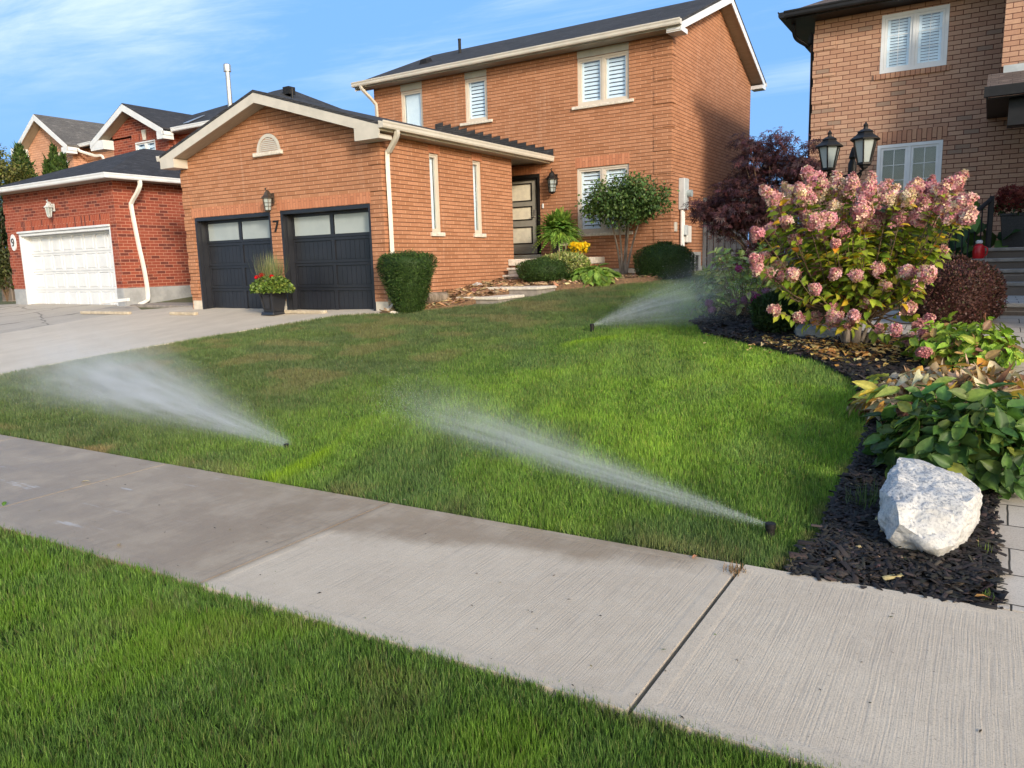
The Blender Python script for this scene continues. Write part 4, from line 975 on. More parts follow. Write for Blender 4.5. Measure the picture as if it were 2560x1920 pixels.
m = MB(); m.prism([(-.17, YP, 4.62), (3.5, YP, 4.62), (3.5, 15.3, 4.22), (-.17, 15.3, 4.22)], (0, 0, -.06)); pr_ = m.build('porch_roof', MT['roof_brown'], hr)
MB().box(-.2, 3.5, 15.2, 15.3, 4.07, 4.23).build('gutter', MT['blackgut'], pr_); MB().box(-.16, 3.5, 15.31, YR_ - .065, 4.04, 4.06).build('soffit', MT['blackgut'], pr_)
MB().prism([(-.165, 15.3, 4.06), (-.165, YP, 4.06), (-.165, YP, 4.56), (-.165, 15.3, 4.16)], (.02, 0, 0)).build('cheek', MT['blackgut'], pr_)
MB().box(.16, .5, 15.5, 15.9, 3.62, 4.04).build('porch_beam', MT['blackgut'], pr_)
MB().box(2.62, 8.6, 9.3, 17.5, .3, 3.9).build('added_shade_wing', BR, hr)  # unseen wing, added to shade the entrance steps and lower facade
hip(hr, 2.2, 9.0, 8.9, 17.6, 3.9, (5.6, 5.6), (12.0, 15.0), 5.3, MT['roof_brown'])  # roof of the added shading wing
# entrance steps
sr = empty('entrance_steps', (1, 12, .7), 'brown stone entrance steps of the right hand house', 'steps')
prev = .55
for k, (x, y, z, y2) in enumerate(((-.6, 11.6, .905, 13.45), (-.5, 13.45, 1.10, 13.8), (-.36, 13.8, 1.285, 14.15), (-.26, 14.15, 1.448, 14.5), (-.05, 14.5, 1.613, 17.5))):
    MB().box(x + .02, 2.6, y + .03, y2 + .02, .4, z - .056).build('riser', MT['stonestep'], sr)
    if k == 0: MB().box(x, 2.6, y, y2 + .02, z - .055, z).build('tread', MT['paver'], sr, bevel=.008)
    else: MB().box(x, 2.6, y, y2 + .02 if k < 4 else y2, z - .055, z).build('tread', MT['cap'], sr, bevel=.008)
rl = empty('stair_railing', (-.3, 14, 1.3), 'black metal railing beside the entrance steps', 'railing')
a, b = Vector((-.62, 13.3, 0)), Vector((.02, 14.75, 0))
MB().tube([a + Vector((0, 0, 1.72)), a.lerp(b, .5) + Vector((0, 0, 2.06)), b + Vector((0, 0, 2.40))], .034, 6).build('handrail', MT['blackgut'], rl)
MB().tube([a + Vector((0, 0, .98)), b + Vector((0, 0, 1.66))], .016, 5).build('bottom_rail', MT['blackgut'], rl)
for k in range(8):
    t = (k + .5) / 8; p = a.lerp(b, t); MB().tube([p + Vector((0, 0, .98 + .68 * t)), p + Vector((0, 0, 1.72 + .68 * t))], .011, 5).build('baluster', MT['blackgut'], rl)
MB().box(a.x - .04, a.x + .04, a.y - .04, a.y + .04, .88, 1.78).build('newel_post', MT['blackgut'], rl, bevel=.006)
MB().box(b.x - .035, b.x + .035, b.y - .035, b.y + .035, 1.6, 2.44).build('newel_post', MT['blackgut'], rl, bevel=.006)

# ---------------------------------------------------------------- fence between the houses
fe = empty('board_fence', (-4.9, 19.7, 1.15), 'weathered grey board fence between the orange and the right hand house', 'fence')
m = MB(); x = -6.2; k = 0
while x < -3.36:
    w = .135; z = 3.05 + .02 * math.sin(k * 2.3); y = 19.70 + (.018 if k % 2 else 0); m.rot((x + w / 2, y, 1.12 + (z - 1.12) / 2), w, .018, z - 1.12, rz=.0, ry=random.uniform(-.004, .004)); x += w + (.012 if k % 3 else .02); k += 1
m.build('board_panel', MT['wood_grey'], fe)
for x in (-6.27, -4.9, -3.42): MB().box(x - .045, x + .045, 19.63, 19.685, 1.0, 3.1).build('post', MT['wood_grey'], fe, bevel=.004)
for z in (1.5, 2.8): MB().box(-6.3, -3.36, 19.74, 19.78, z, z + .09).build('rail', MT['wood_grey'], fe)


# ---------------------------------------------------------------- foliage builders
GREEN = [(.045, .085, .018), (.06, .11, .024), (.035, .065, .016), (.085, .14, .03)]


def rev_pts(n, H_, prof, rx, ry, inset=.10):
    # points just inside a surface of revolution; prof(t) in 0..1 -> radius factor
    t = RNG.random(n * 3); keep = RNG.random(n * 3) < .25 + .75 * prof(t); t = t[keep][:n]; n = len(t)
    th = RNG.random(n) * 2 * np.pi; r = prof(t); k = 1 - np.abs(RNG.normal(0, inset, n))
    wob = 1 + .05 * np.sin(3 * th + 5 * t) + .04 * np.sin(7 * th + 11 * t)
    p = np.stack([rx * r * k * wob * np.cos(th), ry * r * k * wob * np.sin(th), H_ * t], 1)
    e = .02; sl_ = (prof(np.clip(t + e, 0, 1)) - prof(np.clip(t - e, 0, 1))) / (2 * e)
    nn = nrmz(np.stack([np.cos(th) / rx, np.sin(th) / ry, -sl_ / H_ * 1.0], 1))
    # the flat or rounded top
    r1 = prof(np.ones(1))[0]; m = int(n * .28 * r1 ** 2); a = np.sqrt(RNG.random(m)); b = RNG.random(m) * 2 * np.pi
    p2 = np.stack([rx * r1 * a * np.cos(b), ry * r1 * a * np.sin(b), H_ * (1.0 + .03 * RNG.normal(size=m) - .05 * a)], 1)
    return np.concatenate([p, p2]), np.concatenate([nn, np.tile([[0, 0, 1.]], (m, 1))])


def core_arrays(H_, prof, rx, ry, c, col, k=.86, n=18, m=9):
    ts = np.linspace(0.02, .96, m); th = np.linspace(0, 2 * np.pi, n, endpoint=False)
    T, TH = np.meshgrid(ts, th, indexing='ij'); r = prof(T.ravel()) * k
    V = np.stack([c[0] + rx * r * np.cos(TH.ravel()), c[1] + ry * r * np.sin(TH.ravel()), c[2] + H_ * T.ravel()], 1)
    V = V + RNG.normal(0, .012, V.shape)
    q = []
    for i in range(m - 1):
        for j in range(n): q.append((i * n + j, i * n + (j + 1) % n, (i + 1) * n + (j + 1) % n, (i + 1) * n + j))
    top = len(V); V = np.concatenate([V, [[c[0], c[1], c[2] + H_ * .97]]])
    tri = [((m - 1) * n + j, (m - 1) * n + (j + 1) % n, top) for j in range(n)]
    loops = np.array([i for f in q for i in f] + [i for f in tri for i in f]); st = np.concatenate([np.arange(len(q)) * 4, len(q) * 4 + np.arange(len(tri)) * 3])
    return V, st, loops, np.tile([col], (len(V), 1))


def clip_bush(name, label, cat, c, H_, rx, ry, prof, n, cols, w=None, L=.05, Wd=.016, tp='diamond', mat='leaf_dull', up=.35, out=.8, jit=.2, stems=None, group=None, core=True):
    e = empty(name, c, label, cat, group)
    p, nn = rev_pts(n, H_, prof, rx, ry); p = p + np.array(c); k = len(p)
    d = nn * out + rdir(k) * .75 + np.array([0, 0, up]); L_ = L * (.6 + .8 * RNG.random(k)) * np.where(RNG.random(k) < .05, 2.0, 1)
    nr = nrmz(nn + rdir(k) * .8)
    arr = [leaves_arrays(p, d, nr, L_, Wd * (.7 + .6 * RNG.random(k)), pick(k, cols, w, jit), tp)]
    if core: arr.append(core_arrays(H_, prof, rx, ry, c, np.array(cols[0])))
    leaves('foliage', arr, MT[mat], e)
    if stems:
        m = MB()
        for _ in range(stems):
            a = random.random() * 6.28; r = random.random() * .25
            m.tube(bez((c[0] + .05 * math.cos(a), c[1] + .05 * math.sin(a), c[2] - stemlen), (c[0] + rx * r * math.cos(a), c[1] + ry * r * math.sin(a), c[2] - stemlen * .4), (c[0] + rx * 2 * r * math.cos(a), c[1] + ry * 2 * r * math.sin(a), c[2] + H_ * .3), n=3), .011, 5)
        m.build('stems', MT['stem'], e)
    return e


ball = lambda t: np.sqrt(np.clip(1 - (2 * t - 1) ** 2, 0, 1)) * .93 + .07
dome = lambda t: np.sqrt(np.clip(1 - t ** 2.2, 0, 1))
cone = lambda t: np.clip(1.05 * (1 - t) ** .75, 0, 1) * np.clip(.55 + 3 * t, 0, 1)
vase = lambda t: np.clip(.42 + .70 * t ** .85, 0, 1.0) * np.where(t > .93, 1 - (t - .93) * 2.5, 1)
rnd = lambda t: np.clip(1 - np.abs(2 * t - .9) ** 3.2, .05, 1) ** .5
YEW = [(.030, .062, .014), (.042, .082, .018), (.022, .046, .012), (.06, .11, .022)]
stemlen = .2


def tubes_arr(): return MB()


def rosette(p, nn, n, L, cols, w, arr, spread=.9, tp='broad', wr=.58, jit=.22):
    # a whorl of leaves at a shoot tip p with axis nn
    p = np.asarray(p); a0 = random.random() * 6.28; ax = np.asarray(nn); ax = ax / np.linalg.norm(ax)
    u = np.cross(ax, [.3, .2, .9]); u /= np.linalg.norm(u); v = np.cross(ax, u)
    k = np.arange(n); a = a0 + k * 2.4; d = np.cos(a)[:, None] * u + np.sin(a)[:, None] * v
    dr = d * spread + ax * (.75 - .9 * k / n)[:, None] + RNG.normal(0, .12, (n, 3))
    base = p + ax * (.03 - .14 * (k / n))[:, None] * 1.0
    nr = nrmz(ax + RNG.normal(0, .38, (n, 3)) + d * .2)
    L_ = L * (.5 + .65 * RNG.random(n)); arr.append(leaves_arrays(base, dr, nr, L_, L_ * wr, pick(n, cols, w, jit), tp))


def flowerhead(parent, c, r, h, ax, cols, w, n=150, f=.022, conic=0.0, name='flower_head'):
    d = rdir(n); d[:, 2] = np.where(d[:, 2] < -.6, -d[:, 2], d[:, 2])
    ax = np.asarray(ax, float); ax /= np.linalg.norm(ax); u = np.cross(ax, [.31, .87, .12]); u /= np.linalg.norm(u); v = np.cross(u, ax)
    lump = 1 + .22 * np.sin(d[:, 0] * 4.1 + random.random() * 6) * np.sin(d[:, 1] * 3.7 + random.random() * 6) + .16 * np.sin(d[:, 2] * 5 + random.random() * 6)
    k = ((.66 + .36 * RNG.random(n)) * lump)[:, None]; q = d * k
    rr = r * (1 - conic * np.clip(q[:, 2], -1, 1) * .55)
    P_ = np.asarray(c) + u * (q[:, 0] * rr)[:, None] + v * (q[:, 1] * rr)[:, None] + ax * (q[:, 2] * h)[:, None]
    nn = nrmz(u * d[:, :1] + v * d[:, 1:2] + ax * d[:, 2:3] + RNG.normal(0, .35, (n, 3)))
    dr = np.cross(nn, rdir(n)); col = pick(n, cols, w, .14)
    return leaves(name, [leaves_arrays(P_, dr, nn, f * (.7 + .6 * RNG.random(n)), f * 1.0, col, 'floret')], MT['petal'], parent)


def bush_of_tips(name, label, c, rx, ry, H_, tips, L, cols, w, per=7, lowest=.12, mat='leaf', stemcol='stem', cat='shrub', droop=.0):
    e = empty(name, c, label, cat); arr = []; m = MB(); c = np.array(c)
    for k in range(tips):
        u_ = (k + .5) / tips; th = k * 2.39996; z = lowest + (1 - lowest) * (1 - u_ ** .9); rr = math.sqrt(max(0, 1 - (z * .93) ** 2.4)) * (.85 + .3 * random.random())
        p = c + np.array([rx * rr * math.cos(th), ry * rr * math.sin(th), H_ * z * (.92 + .14 * random.random())])
        nn = np.array([math.cos(th) * rr * .8, math.sin(th) * rr * .8, .35 + z * .8]) + RNG.normal(0, .12, 3)
        rosette(p, nn, per, L, cols, w, arr)
        if random.random() < .75: rosette(p - nn / np.linalg.norm(nn) * L * .9, nn, max(3, per - 3), L * 1.05, cols, w, arr)
        m.tube([tuple(c + RNG.normal(0, .03, 3) * [1, 1, 0]), tuple(c * .45 + p * .55 + np.array([0, 0, -.03])), tuple(p)], [.008, .006, .004], 5)
    leaves('foliage', arr, MT[mat], e, True); m.build('stems', MT[stemcol], e)
    return e


# ---------------------------------------------------------------- clipped bushes and plants by the orange house
clip_bush('clipped_yew', 'dark green clipped yew, wider at its flat top, at the garage corner', 'bush', (-9.28, 11.2, .70), 1.08, .56, .50, vase, 11000, YEW, L=.045, Wd=.012)
clip_bush('clipped_yew', 'low dark clipped yew dome on bare stems before the porch steps', 'bush', (-8.33, 14.75, 1.16), .50, .60, .52, rnd, 8000, YEW, L=.042, Wd=.012, stems=9)
clip_bush('clipped_yew', 'rounded dark yew at the right corner of the orange house', 'bush', (-5.98, 15.95, 1.10), .82, .66, .55, rnd, 10000, YEW, L=.045, Wd=.012)
stemlen = .42
clip_bush('variegated_bush', 'rounded bush with small cream edged leaves on bare stems', 'bush', (-8.02, 15.15, 1.33), .42, .56, .42, rnd, 4200, [(.14, .20, .045), (.40, .43, .14), (.60, .58, .28), (.24, .30, .08)], L=.06, Wd=.03, mat='leaf', tp='diamond', stems=8, core=False)
stemlen = .2
# hosta
e = empty('hosta', (-7.25, 15.05, 1.12), 'clump of broad pale green hosta leaves in the chip bed', 'plant'); n = 190
th = RNG.random(n) * 2 * np.pi; r = RNG.random(n) ** .6
p = np.stack([-7.25 + .52 * r * np.cos(th), 15.05 + .42 * r * np.sin(th), 1.14 + .30 * (1 - r * .8) + .03 * RNG.normal(size=n)], 1)
d = np.stack([np.cos(th), np.sin(th), .35 - r * .9], 1) + RNG.normal(0, .2, (n, 3)); nr = np.stack([np.cos(th) * .5, np.sin(th) * .5 - .2, np.ones(n)], 1)
leaves('foliage', [leaves_arrays(p, d, nr, .2 + .07 * RNG.random(n), .14 + .04 * RNG.random(n), pick(n, [(.20, .31, .05), (.28, .40, .08), (.14, .23, .04)]), 'broad')], MT['leaf'], e, True)


def leafy_crown(arr, cen, K, m, rad_, sp, L, Wd, cols, w=None, tp='oval', droop=.3, flat=1.0):
    # K leaf clusters inside an ellipsoid
    cs = []
    for k in range(K):
        d = rdir(1)[0]; q = np.array(cen) + d * np.array(rad_) * (RNG.random() ** .38); cs.append(q)
        p = q + RNG.normal(0, sp, (m, 3)) * [1, 1, flat]; nn = nrmz((p - np.array(cen)) / np.array(rad_) + rdir(m) * .9 + [0, 0, .5])
        dr = nrmz(p - q + rdir(m) * sp) + [0, 0, -droop]
        sc = .65 + .6 * RNG.random(m)
        arr.append(leaves_arrays(p, dr, nn, L * sc, Wd * sc, pick(m, cols, w, .2), tp))
    return cs


# small standard tree at the front window
T0 = np.array([-7.2, 16.55, 1.22]); e = empty('standard_tree', T0, 'small multi stemmed tree with a round green crown before the front window', 'tree')
arr = []; cc = np.array(at(1562, 502, 16.5)); cs = leafy_crown(arr, cc, 190, 46, (.98, .60, .52), .085, .078, .05, [(.075, .14, .038), (.10, .18, .048), (.055, .10, .03), (.14, .22, .06)], tp='diamond')
leaves('crown', arr, MT['leaf'], e)
m = MB()
for k, (dx, dz) in enumerate(((-.45, .0), (-.2, .1), (.02, .15), (.12, .2), (.42, .05))):
    top = cc + np.array([dx, random.uniform(-.15, .15), -.2 + dz]); b0 = T0 + np.array([(k - 2) * .03, 0, 0])
    mid = b0 * .5 + top * .5 + np.array([-dx * .12, .0, -.05])
    m.tube(bez(b0, mid, top, n=6), [.032 - .0014 * i for i in range(13)], 7)
    for _ in range(3):
        q = top + np.array([random.uniform(-.35, .35), random.uniform(-.2, .2), random.uniform(.1, .35)]); m.tube([tuple(mid * .3 + top * .7), tuple((top + q) / 2), tuple(q)], [.014, .009, .004], 5)
m.build('trunk', MT['bark'], e, smooth=True)

# fern in a black pot on the porch
fc = np.array(at(1397, 566, 16.15)); e = empty('potted_fern', (fc[0], fc[1], 1.66), 'lush green fern in a black pot on the porch', 'potted plant')
arr = []
for k in range(380):
    th = random.random() * 6.28; el = random.uniform(-.2, 1.4); Lf = random.uniform(.50, .72)
    d0 = np.array([math.cos(th) * math.cos(el), math.sin(th) * math.cos(el), math.sin(el)]); s_ = np.linspace(.12, 1, 15)
    P_ = fc + np.array([0, 0, -.12]) + d0 * (s_ * Lf)[:, None] + np.array([0, 0, -1]) * (s_ ** 2.2 * Lf * random.uniform(.15, .6))[:, None]
    tg = np.gradient(P_, axis=0); tg = nrmz(tg); upv = nrmz(np.cross(np.cross(tg, [0, 0, 1.]), tg) + 1e-6); sd_ = nrmz(np.cross(tg, upv))
    w_ = .085 * np.sin(np.clip(s_, .05, .97) * np.pi) ** .6
    c0 = pick(1, [(.17, .29, .045), (.25, .40, .07), (.11, .21, .035)], None, .2)
    for sg in (-1, 1):
        arr.append(leaves_arrays(P_, sd_ * sg + tg * .45 - upv * .15, upv + RNG.normal(0, .2, P_.shape), w_, .042, np.repeat(c0, len(P_), 0) * (1 + RNG.normal(0, .1, (len(P_), 1))), 'diamond'))
leaves('fronds', arr, MT['leaf'], e)
MB().lathe([(.14, 1.662), (.15, 1.68), (.18, 2.1), (.2, 2.12), (.2, 2.15), (.17, 2.15)], (fc[0], fc[1], 0), 20).build('pot', MT['navy'], e, smooth=40)
# lantern and yellow chrysanthemum
lc = np.array(at(1411, 628, 15.92)); lc[2] = 1.662; e = empty('candle_lantern', lc, 'small brown wooden candle lantern on the porch', 'lantern')
m = MB(); X_, Y_ = lc[0], lc[1]
for sx in (-1, 1):
    for sy in (-1, 1): m.box(X_ + sx * .085 - .012, X_ + sx * .085 + .012, Y_ + sy * .085 - .012, Y_ + sy * .085 + .012, 1.68, 1.93)
m.box(X_ - .1, X_ + .1, Y_ - .1, Y_ + .1, 1.662, 1.68)
m.hexa([(X_ - .11, Y_ - .11, 1.93), (X_ + .11, Y_ - .11, 1.93), (X_ + .11, Y_ + .11, 1.93), (X_ - .11, Y_ + .11, 1.93)], [(X_ - .035, Y_ - .035, 2.03), (X_ + .035, Y_ - .035, 2.03), (X_ + .035, Y_ + .035, 2.03), (X_ - .035, Y_ + .035, 2.03)])
m.build('frame', MT['wood_tan'], e); MB().tube([(X_ + .035 * math.cos(a), Y_, 2.04 + .035 * math.sin(a)) for a in np.linspace(0, 6.28, 13)], .006, 5).build('ring', MT['bronze'], e); MB().lathe([(.03, 1.681), (.03, 1.80), (.005, 1.81)], (X_, Y_, 0), 10).build('candle', MT['shutter'], e)
mc = np.array(at(1446, 626, 15.95)); mc[2] = 1.66; e = empty('potted_chrysanthemum', mc, 'bright yellow chrysanthemum in a terracotta pot on the porch', 'potted plant')
MB().lathe([(.10, 1.662), (.14, 1.80), (.155, 1.80), (.155, 1.84), (.13, 1.84)], (mc[0], mc[1], 0), 18).build('pot', plain('terracotta', (.34, .13, .07), .8), e, smooth=40)
flowerhead(e, (mc[0], mc[1], 1.87), .245, .15, (0, 0, 1), [(.80, .52, .01), (.72, .42, .005), (.85, .62, .03)], None, 700, .035, name='flowers')
p = np.array([mc[0], mc[1], 1.84]) + rdir(260) * [.24, .24, .10]; leaves('leaves', [leaves_arrays(p, rdir(260) + [0, 0, .2], rdir(260) + [0, 0, 1.], .07, .035, pick(260, GREEN), 'diamond')], MT['leaf'], e)
# planter between the garage doors
gp = np.array(at(686, 790, 10.75)); gp[2] = h1(gp[0], gp[1]); e = empty('tall_planter', gp, 'square black planter with red geraniums and ornamental grass between the garage doors', 'planter')
def sq(c, z, r): return [(c[0] - r, c[1] - r, z), (c[0] + r, c[1] - r, z), (c[0] + r, c[1] + r, z), (c[0] - r, c[1] + r, z)]
z0 = gp[2] + .005
m = MB().hexa(sq(gp, z0, .19), sq(gp, z0 + .06, .175)).hexa(sq(gp, z0 + .06, .145), sq(gp, z0 + .46, .205)).hexa(sq(gp, z0 + .46, .225), sq(gp, z0 + .52, .225)); m.build('pot', MT['navy'], e, bevel=.006)
for sx in (-1, 1):
    m = MB()
    yb_ = lambda q: gp[1] - (.145 + .06 * (q - .06) / .4) - .006
    A = [(gp[0] - .09, yb_(.12), z0 + .12), (gp[0] + .09, yb_(.12), z0 + .12), (gp[0] + .13, yb_(.42), z0 + .42), (gp[0] - .13, yb_(.42), z0 + .42)]
m.tube(A + [A[0]], .006, 4); m.build('moulding', MT['black'], e)
gc = np.array([gp[0] + .06, gp[1] - .05, z0 + .56]); k = 1900; d = rdir(k); d[:, 2] = np.abs(d[:, 2]) * .9 - .25
p = gc + d * np.array([.43, .36, .31]) * (.75 + .3 * RNG.random(k))[:, None]
leaves('geranium', [leaves_arrays(p, d + rdir(k) * .6, d + rdir(k) * .5 + [0, -.1, .5], .075, .075, pick(k, [(.10, .16, .03), (.15, .22, .04), (.07, .12, .025), (.19, .25, .05)]), 'oval')], MT['leaf'], e)
k = 420; th = RNG.random(k) * 6.28; sp = RNG.random(k) ** .7 * .75
d = np.stack([np.cos(th) * sp, np.sin(th) * sp, np.ones(k)], 1); p = np.tile(np.array([[gp[0] - .02, gp[1] + .03, z0 + .6]]), (k, 1)) + RNG.normal(0, .05, (k, 3)) * [1, 1, 0]
leaves('ornamental_grass', [leaves_arrays(p, d, np.stack([np.cos(th), np.sin(th), .3 + 0 * th], 1) + RNG.normal(0, .2, (k, 3)), .40 + .38 * RNG.random(k), .009, pick(k, [(.12, .17, .07), (.20, .24, .11), (.33, .30, .15)]), 'blade')], MT['grass'], e)
for dx, dz, r in ((-.17, .28, .06), (-.33, .25, .03), (.12, .26, .03)): flowerhead(e, gc + np.array([dx, -.1, dz - .03]), r, r * .8, (0, -.3, 1), [(.60, .01, .02), (.45, .005, .015)], None, 60, .03, name='geranium_flower')

# rocks, log and slabs in the chip bed
def rock(name, label, pts, mat, parent=None, amp=.02, cuts=3, seed=0, cat='rock', smooth=True):
    bm = bmesh.new(); o3 = sum((Vector(p) for p in pts), Vector()) / len(pts)
    for p in pts: bm.verts.new(Vector(p) - o3)
    r = bmesh.ops.convex_hull(bm, input=bm.verts[:]); bmesh.ops.delete(bm, geom=[g for g in r['geom_interior'] if isinstance(g, bmesh.types.BMVert)], context='VERTS')
    bmesh.ops.triangulate(bm, faces=bm.faces); ext = max(v.co.length for v in bm.verts)
    for it in range(cuts):
        le = [q for q in bm.edges if q.calc_length() > ext * .07]; bmesh.ops.subdivide_edges(bm, edges=le, cuts=1, use_grid_fill=True); bmesh.ops.triangulate(bm, faces=bm.faces)
        if it < 2: bmesh.ops.smooth_vert(bm, verts=bm.verts, factor=.12, use_axis_x=True, use_axis_y=True, use_axis_z=True)
    from mathutils import noise as mn
    bm.normal_update()
    for v in bm.verts:
        q = v.co * (1.6 / ext) + Vector((seed, seed * .7, 0))
        v.co += v.normal * amp * (mn.fractal(q * 3.0, 1.0, 2.0, 5) * .9 + .35 * mn.ridged_multi_fractal(q * 6, 1.0, 2.0, 3, 1.0, 2.0) - .3)
    me = bpy.data.meshes.new(name); bm.to_mesh(me); bm.free(); me.materials.append(mat)
    if smooth:
        for p in me.polygons: p.use_smooth = True
        me.set_sharp_from_angle(angle=rad(38))
    o = link(name, me, parent, o3)
    return tag(o, label, cat) if label else o


def rockmat(name, c1, c2, spk):
    m, t, out = newmat(name); g = nd(t, 'ShaderNodeTexCoord').outputs['Object']
    n1 = noise(t, g, 9.0, 6.0, .7); n2 = noise(t, g, 60.0, 5.0, .75); n3 = noise(t, g, 3.0, 4.0, .6)
    nz_ = nd(t, 'ShaderNodeSeparateXYZ', {0: nd(t, 'ShaderNodeNewGeometry').outputs['Normal']}).outputs[2]
    topm = ramp(t, nz_, .45, .85)
    col = mixc(t, ramp(t, n1, .3, .7), c1, c2)
    col = mixc(t, mth(t, 'MULTIPLY', ramp(t, n2, .46, .62), mth(t, 'ADD', .42, mth(t, 'MULTIPLY', topm, .38))), col, spk)
    col = mixc(t, mth(t, 'MULTIPLY', ramp(t, n3, .55, .75), .3), col, (.46, .41, .33))
    bp = nd(t, 'ShaderNodeBump', {'Strength': .9, 'Distance': .012, 'Height': mth(t, 'ADD', noise(t, g, 22.0, 7.0, .72), mth(t, 'MULTIPLY', n2, .35))})
    t.links.new(nd(t, 'ShaderNodeBsdfPrincipled', {'Base Color': col, 'Roughness': .75, 'Normal': bp.outputs[0], 'Subsurface Weight': .0}).outputs[0], out.inputs[0]); return m
MT['marble'] = rockmat('white_marble_rock', (.58, .565, .54), (.42, .42, .42), (.12, .14, .17)); MT['greyrock'] = rockmat('grey_limestone', (.27, .29, .30), (.20, .215, .22), (.12, .13, .14))
def cloud(c, s, n, seed):
    r = np.random.default_rng(seed); d = nrmz(r.normal(size=(n, 3))); return [tuple(np.array(c) + q * np.array(s)) for q in d]
rock('stone', 'small white stone by the foundation in the chip bed', cloud(at(1195, 722, 14.0), (.17, .12, .15), 14, 3), MT['marble'], amp=.02, seed=5)
rock('stone', 'flat pale stone half buried in the wood chips', cloud(at(1148, 745, 12.7), (.20, .15, .045), 16, 4), MT['sill'], amp=.012, seed=6)
rock('stone', 'flat beige stone at the downspout outlet', cloud((-9.45, 10.98, .71), (.18, .10, .03), 14, 9), MT['sill'], amp=.012, seed=7)
rock('stone', 'pale speckled stone at the foot of the small tree', cloud(at(1582, 694, 16.0), (.22, .14, .06), 14, 14), MT['marble'], amp=.02, seed=8)
l0, l1 = Vector(at(1066, 760, 11.75)), Vector(at(1114, 752, 12.25)); l0.z = l1.z = sidez(-9.2, 12) + .11
MB().tube([l0, l0.lerp(l1, .33) + Vector((.01, 0, .006)), l0.lerp(l1, .66), l1], [.115, .108, .112, .105], 16).build('cut_log', MT['bark'], smooth=40)
o = bpy.data.objects['cut_log']; tag(o, 'short grey cut log lying on the wood chips', 'log')

# ---------------------------------------------------------------- trees and shrubs at the left
ARB = [(.035, .07, .016), (.055, .10, .02), (.025, .05, .012), (.085, .13, .03)]
def arb(px, topy, botz, y, r, label, n=6000):
    a = at(px, topy, y); clip_bush('arborvitae', label, 'tree', (a.x, y, botz), a.z - botz, r, r, cone, n, ARB, L=.14, Wd=.05, up=1.0, out=.5, group='conical evergreens beyond the red house', jit=.25)
arb(47, 366, 3.2, 15.0, .80, 'large conical evergreen, leftmost of the row behind the red garage', 7000)
arb(116, 403, 3.6, 15.4, .26, 'smallest of the three slim evergreens behind the red garage', 2500); arb(132, 366, 3.6, 15.6, .34, 'tallest and middle of the three slim evergreens', 3000); arb(156, 388, 3.6, 15.5, .30, 'right one of the three slim evergreens behind the red garage', 2800)
for (u, v, y, rx, rz, lab, cols, K) in ((8, 440, 14.0, .75, 1.0, 'yellow green bush beside the tall conical evergreen', [(.14, .15, .035), (.2, .2, .05), (.09, .10, .03)], 60), (-8, 570, 12.6, .95, 1.5, 'dark leafy shrub beside the white garage door', [(.02, .035, .012), (.03, .05, .016), (.05, .07, .02)], 130), (8, 670, 12.2, .55, .5, 'low yellowish shrub under the dark leafy shrub', [(.10, .11, .03), (.05, .06, .02)], 40)):
    c = at(u, v, y); e = empty('leafy_shrub', (c.x, y, h1(c.x, y)), lab, 'shrub'); arr = []; cs = leafy_crown(arr, c, K, 46, (rx, rx, rz), .13, .11, .06, cols)
    leaves('foliage', arr, MT['leaf'], e); m = MB(); b = Vector((c.x, y, h1(c.x, y) - .05))
    for q in cs[::7]: m.tube([b, b.lerp(Vector(q), .55) + Vector((0, 0, .15)), q], [.03, .02, .008], 5)
    m.build('branches', MT['stem'], e)
sp_ = at(30, 735, 12.3); m = MB().box(sp_.x - .45, sp_.x + .2, 12.2, 12.7, .5, 1.35).box(sp_.x - .5, sp_.x + .25, 12.15, 12.75, 1.352, 1.42)
tag(m.build('stone_pillar', MT['stonestep'], bevel=.01), 'low stone pillar at the left of the white garage', 'pillar')
# loose things on the driveways
MB().tube([at(257, 758, 10.9), at(322, 751, 10.95)], .055, 4, ph=.78).build('downspout_extension', MT['pvc'], bevel=.008); o = bpy.data.objects['downspout_extension']; o.location.z = .02
tag(o, 'loose white downspout pipe lying by the white garage door', 'pipe')
def timber(u0, v0, u1, v1, y, lab):
    a, b = at(u0, v0, y), at(u1, v1, y); z = h1((a.x + b.x) / 2, y) + .035
    o = MB().rot(((a.x + b.x) / 2, y, z), abs(b.x - a.x), .10, .07, rz=.06).build('timber_block', MT['wood_tan'], bevel=.01); tag(o, lab, 'timber')
timber(210, 778, 318, 772, 10.3, 'long pale timber on the driveway before the loose pipe'); timber(430, 781, 488, 776, 10.45, 'short pale timber on the driveway by the left black door'); timber(718, 790, 812, 792, 10.95, 'thin timber strip before the right black garage door')
kz = .76
tag(MB().box(-19.0, -16.05, 11.55, 11.9, .5, kz).box(-18.9, -16.05, 11.9, 13.6, .5, kz + .012).build('stone_kerb', MT['cap'], bevel=.012), 'low grey stone kerb between the two garages', 'kerb')
MB().box(-16.2, -9.9, YG - .10, YG + .2, .5, FL - .004).build('apron', MT['concrete'], h7, bevel=.01)

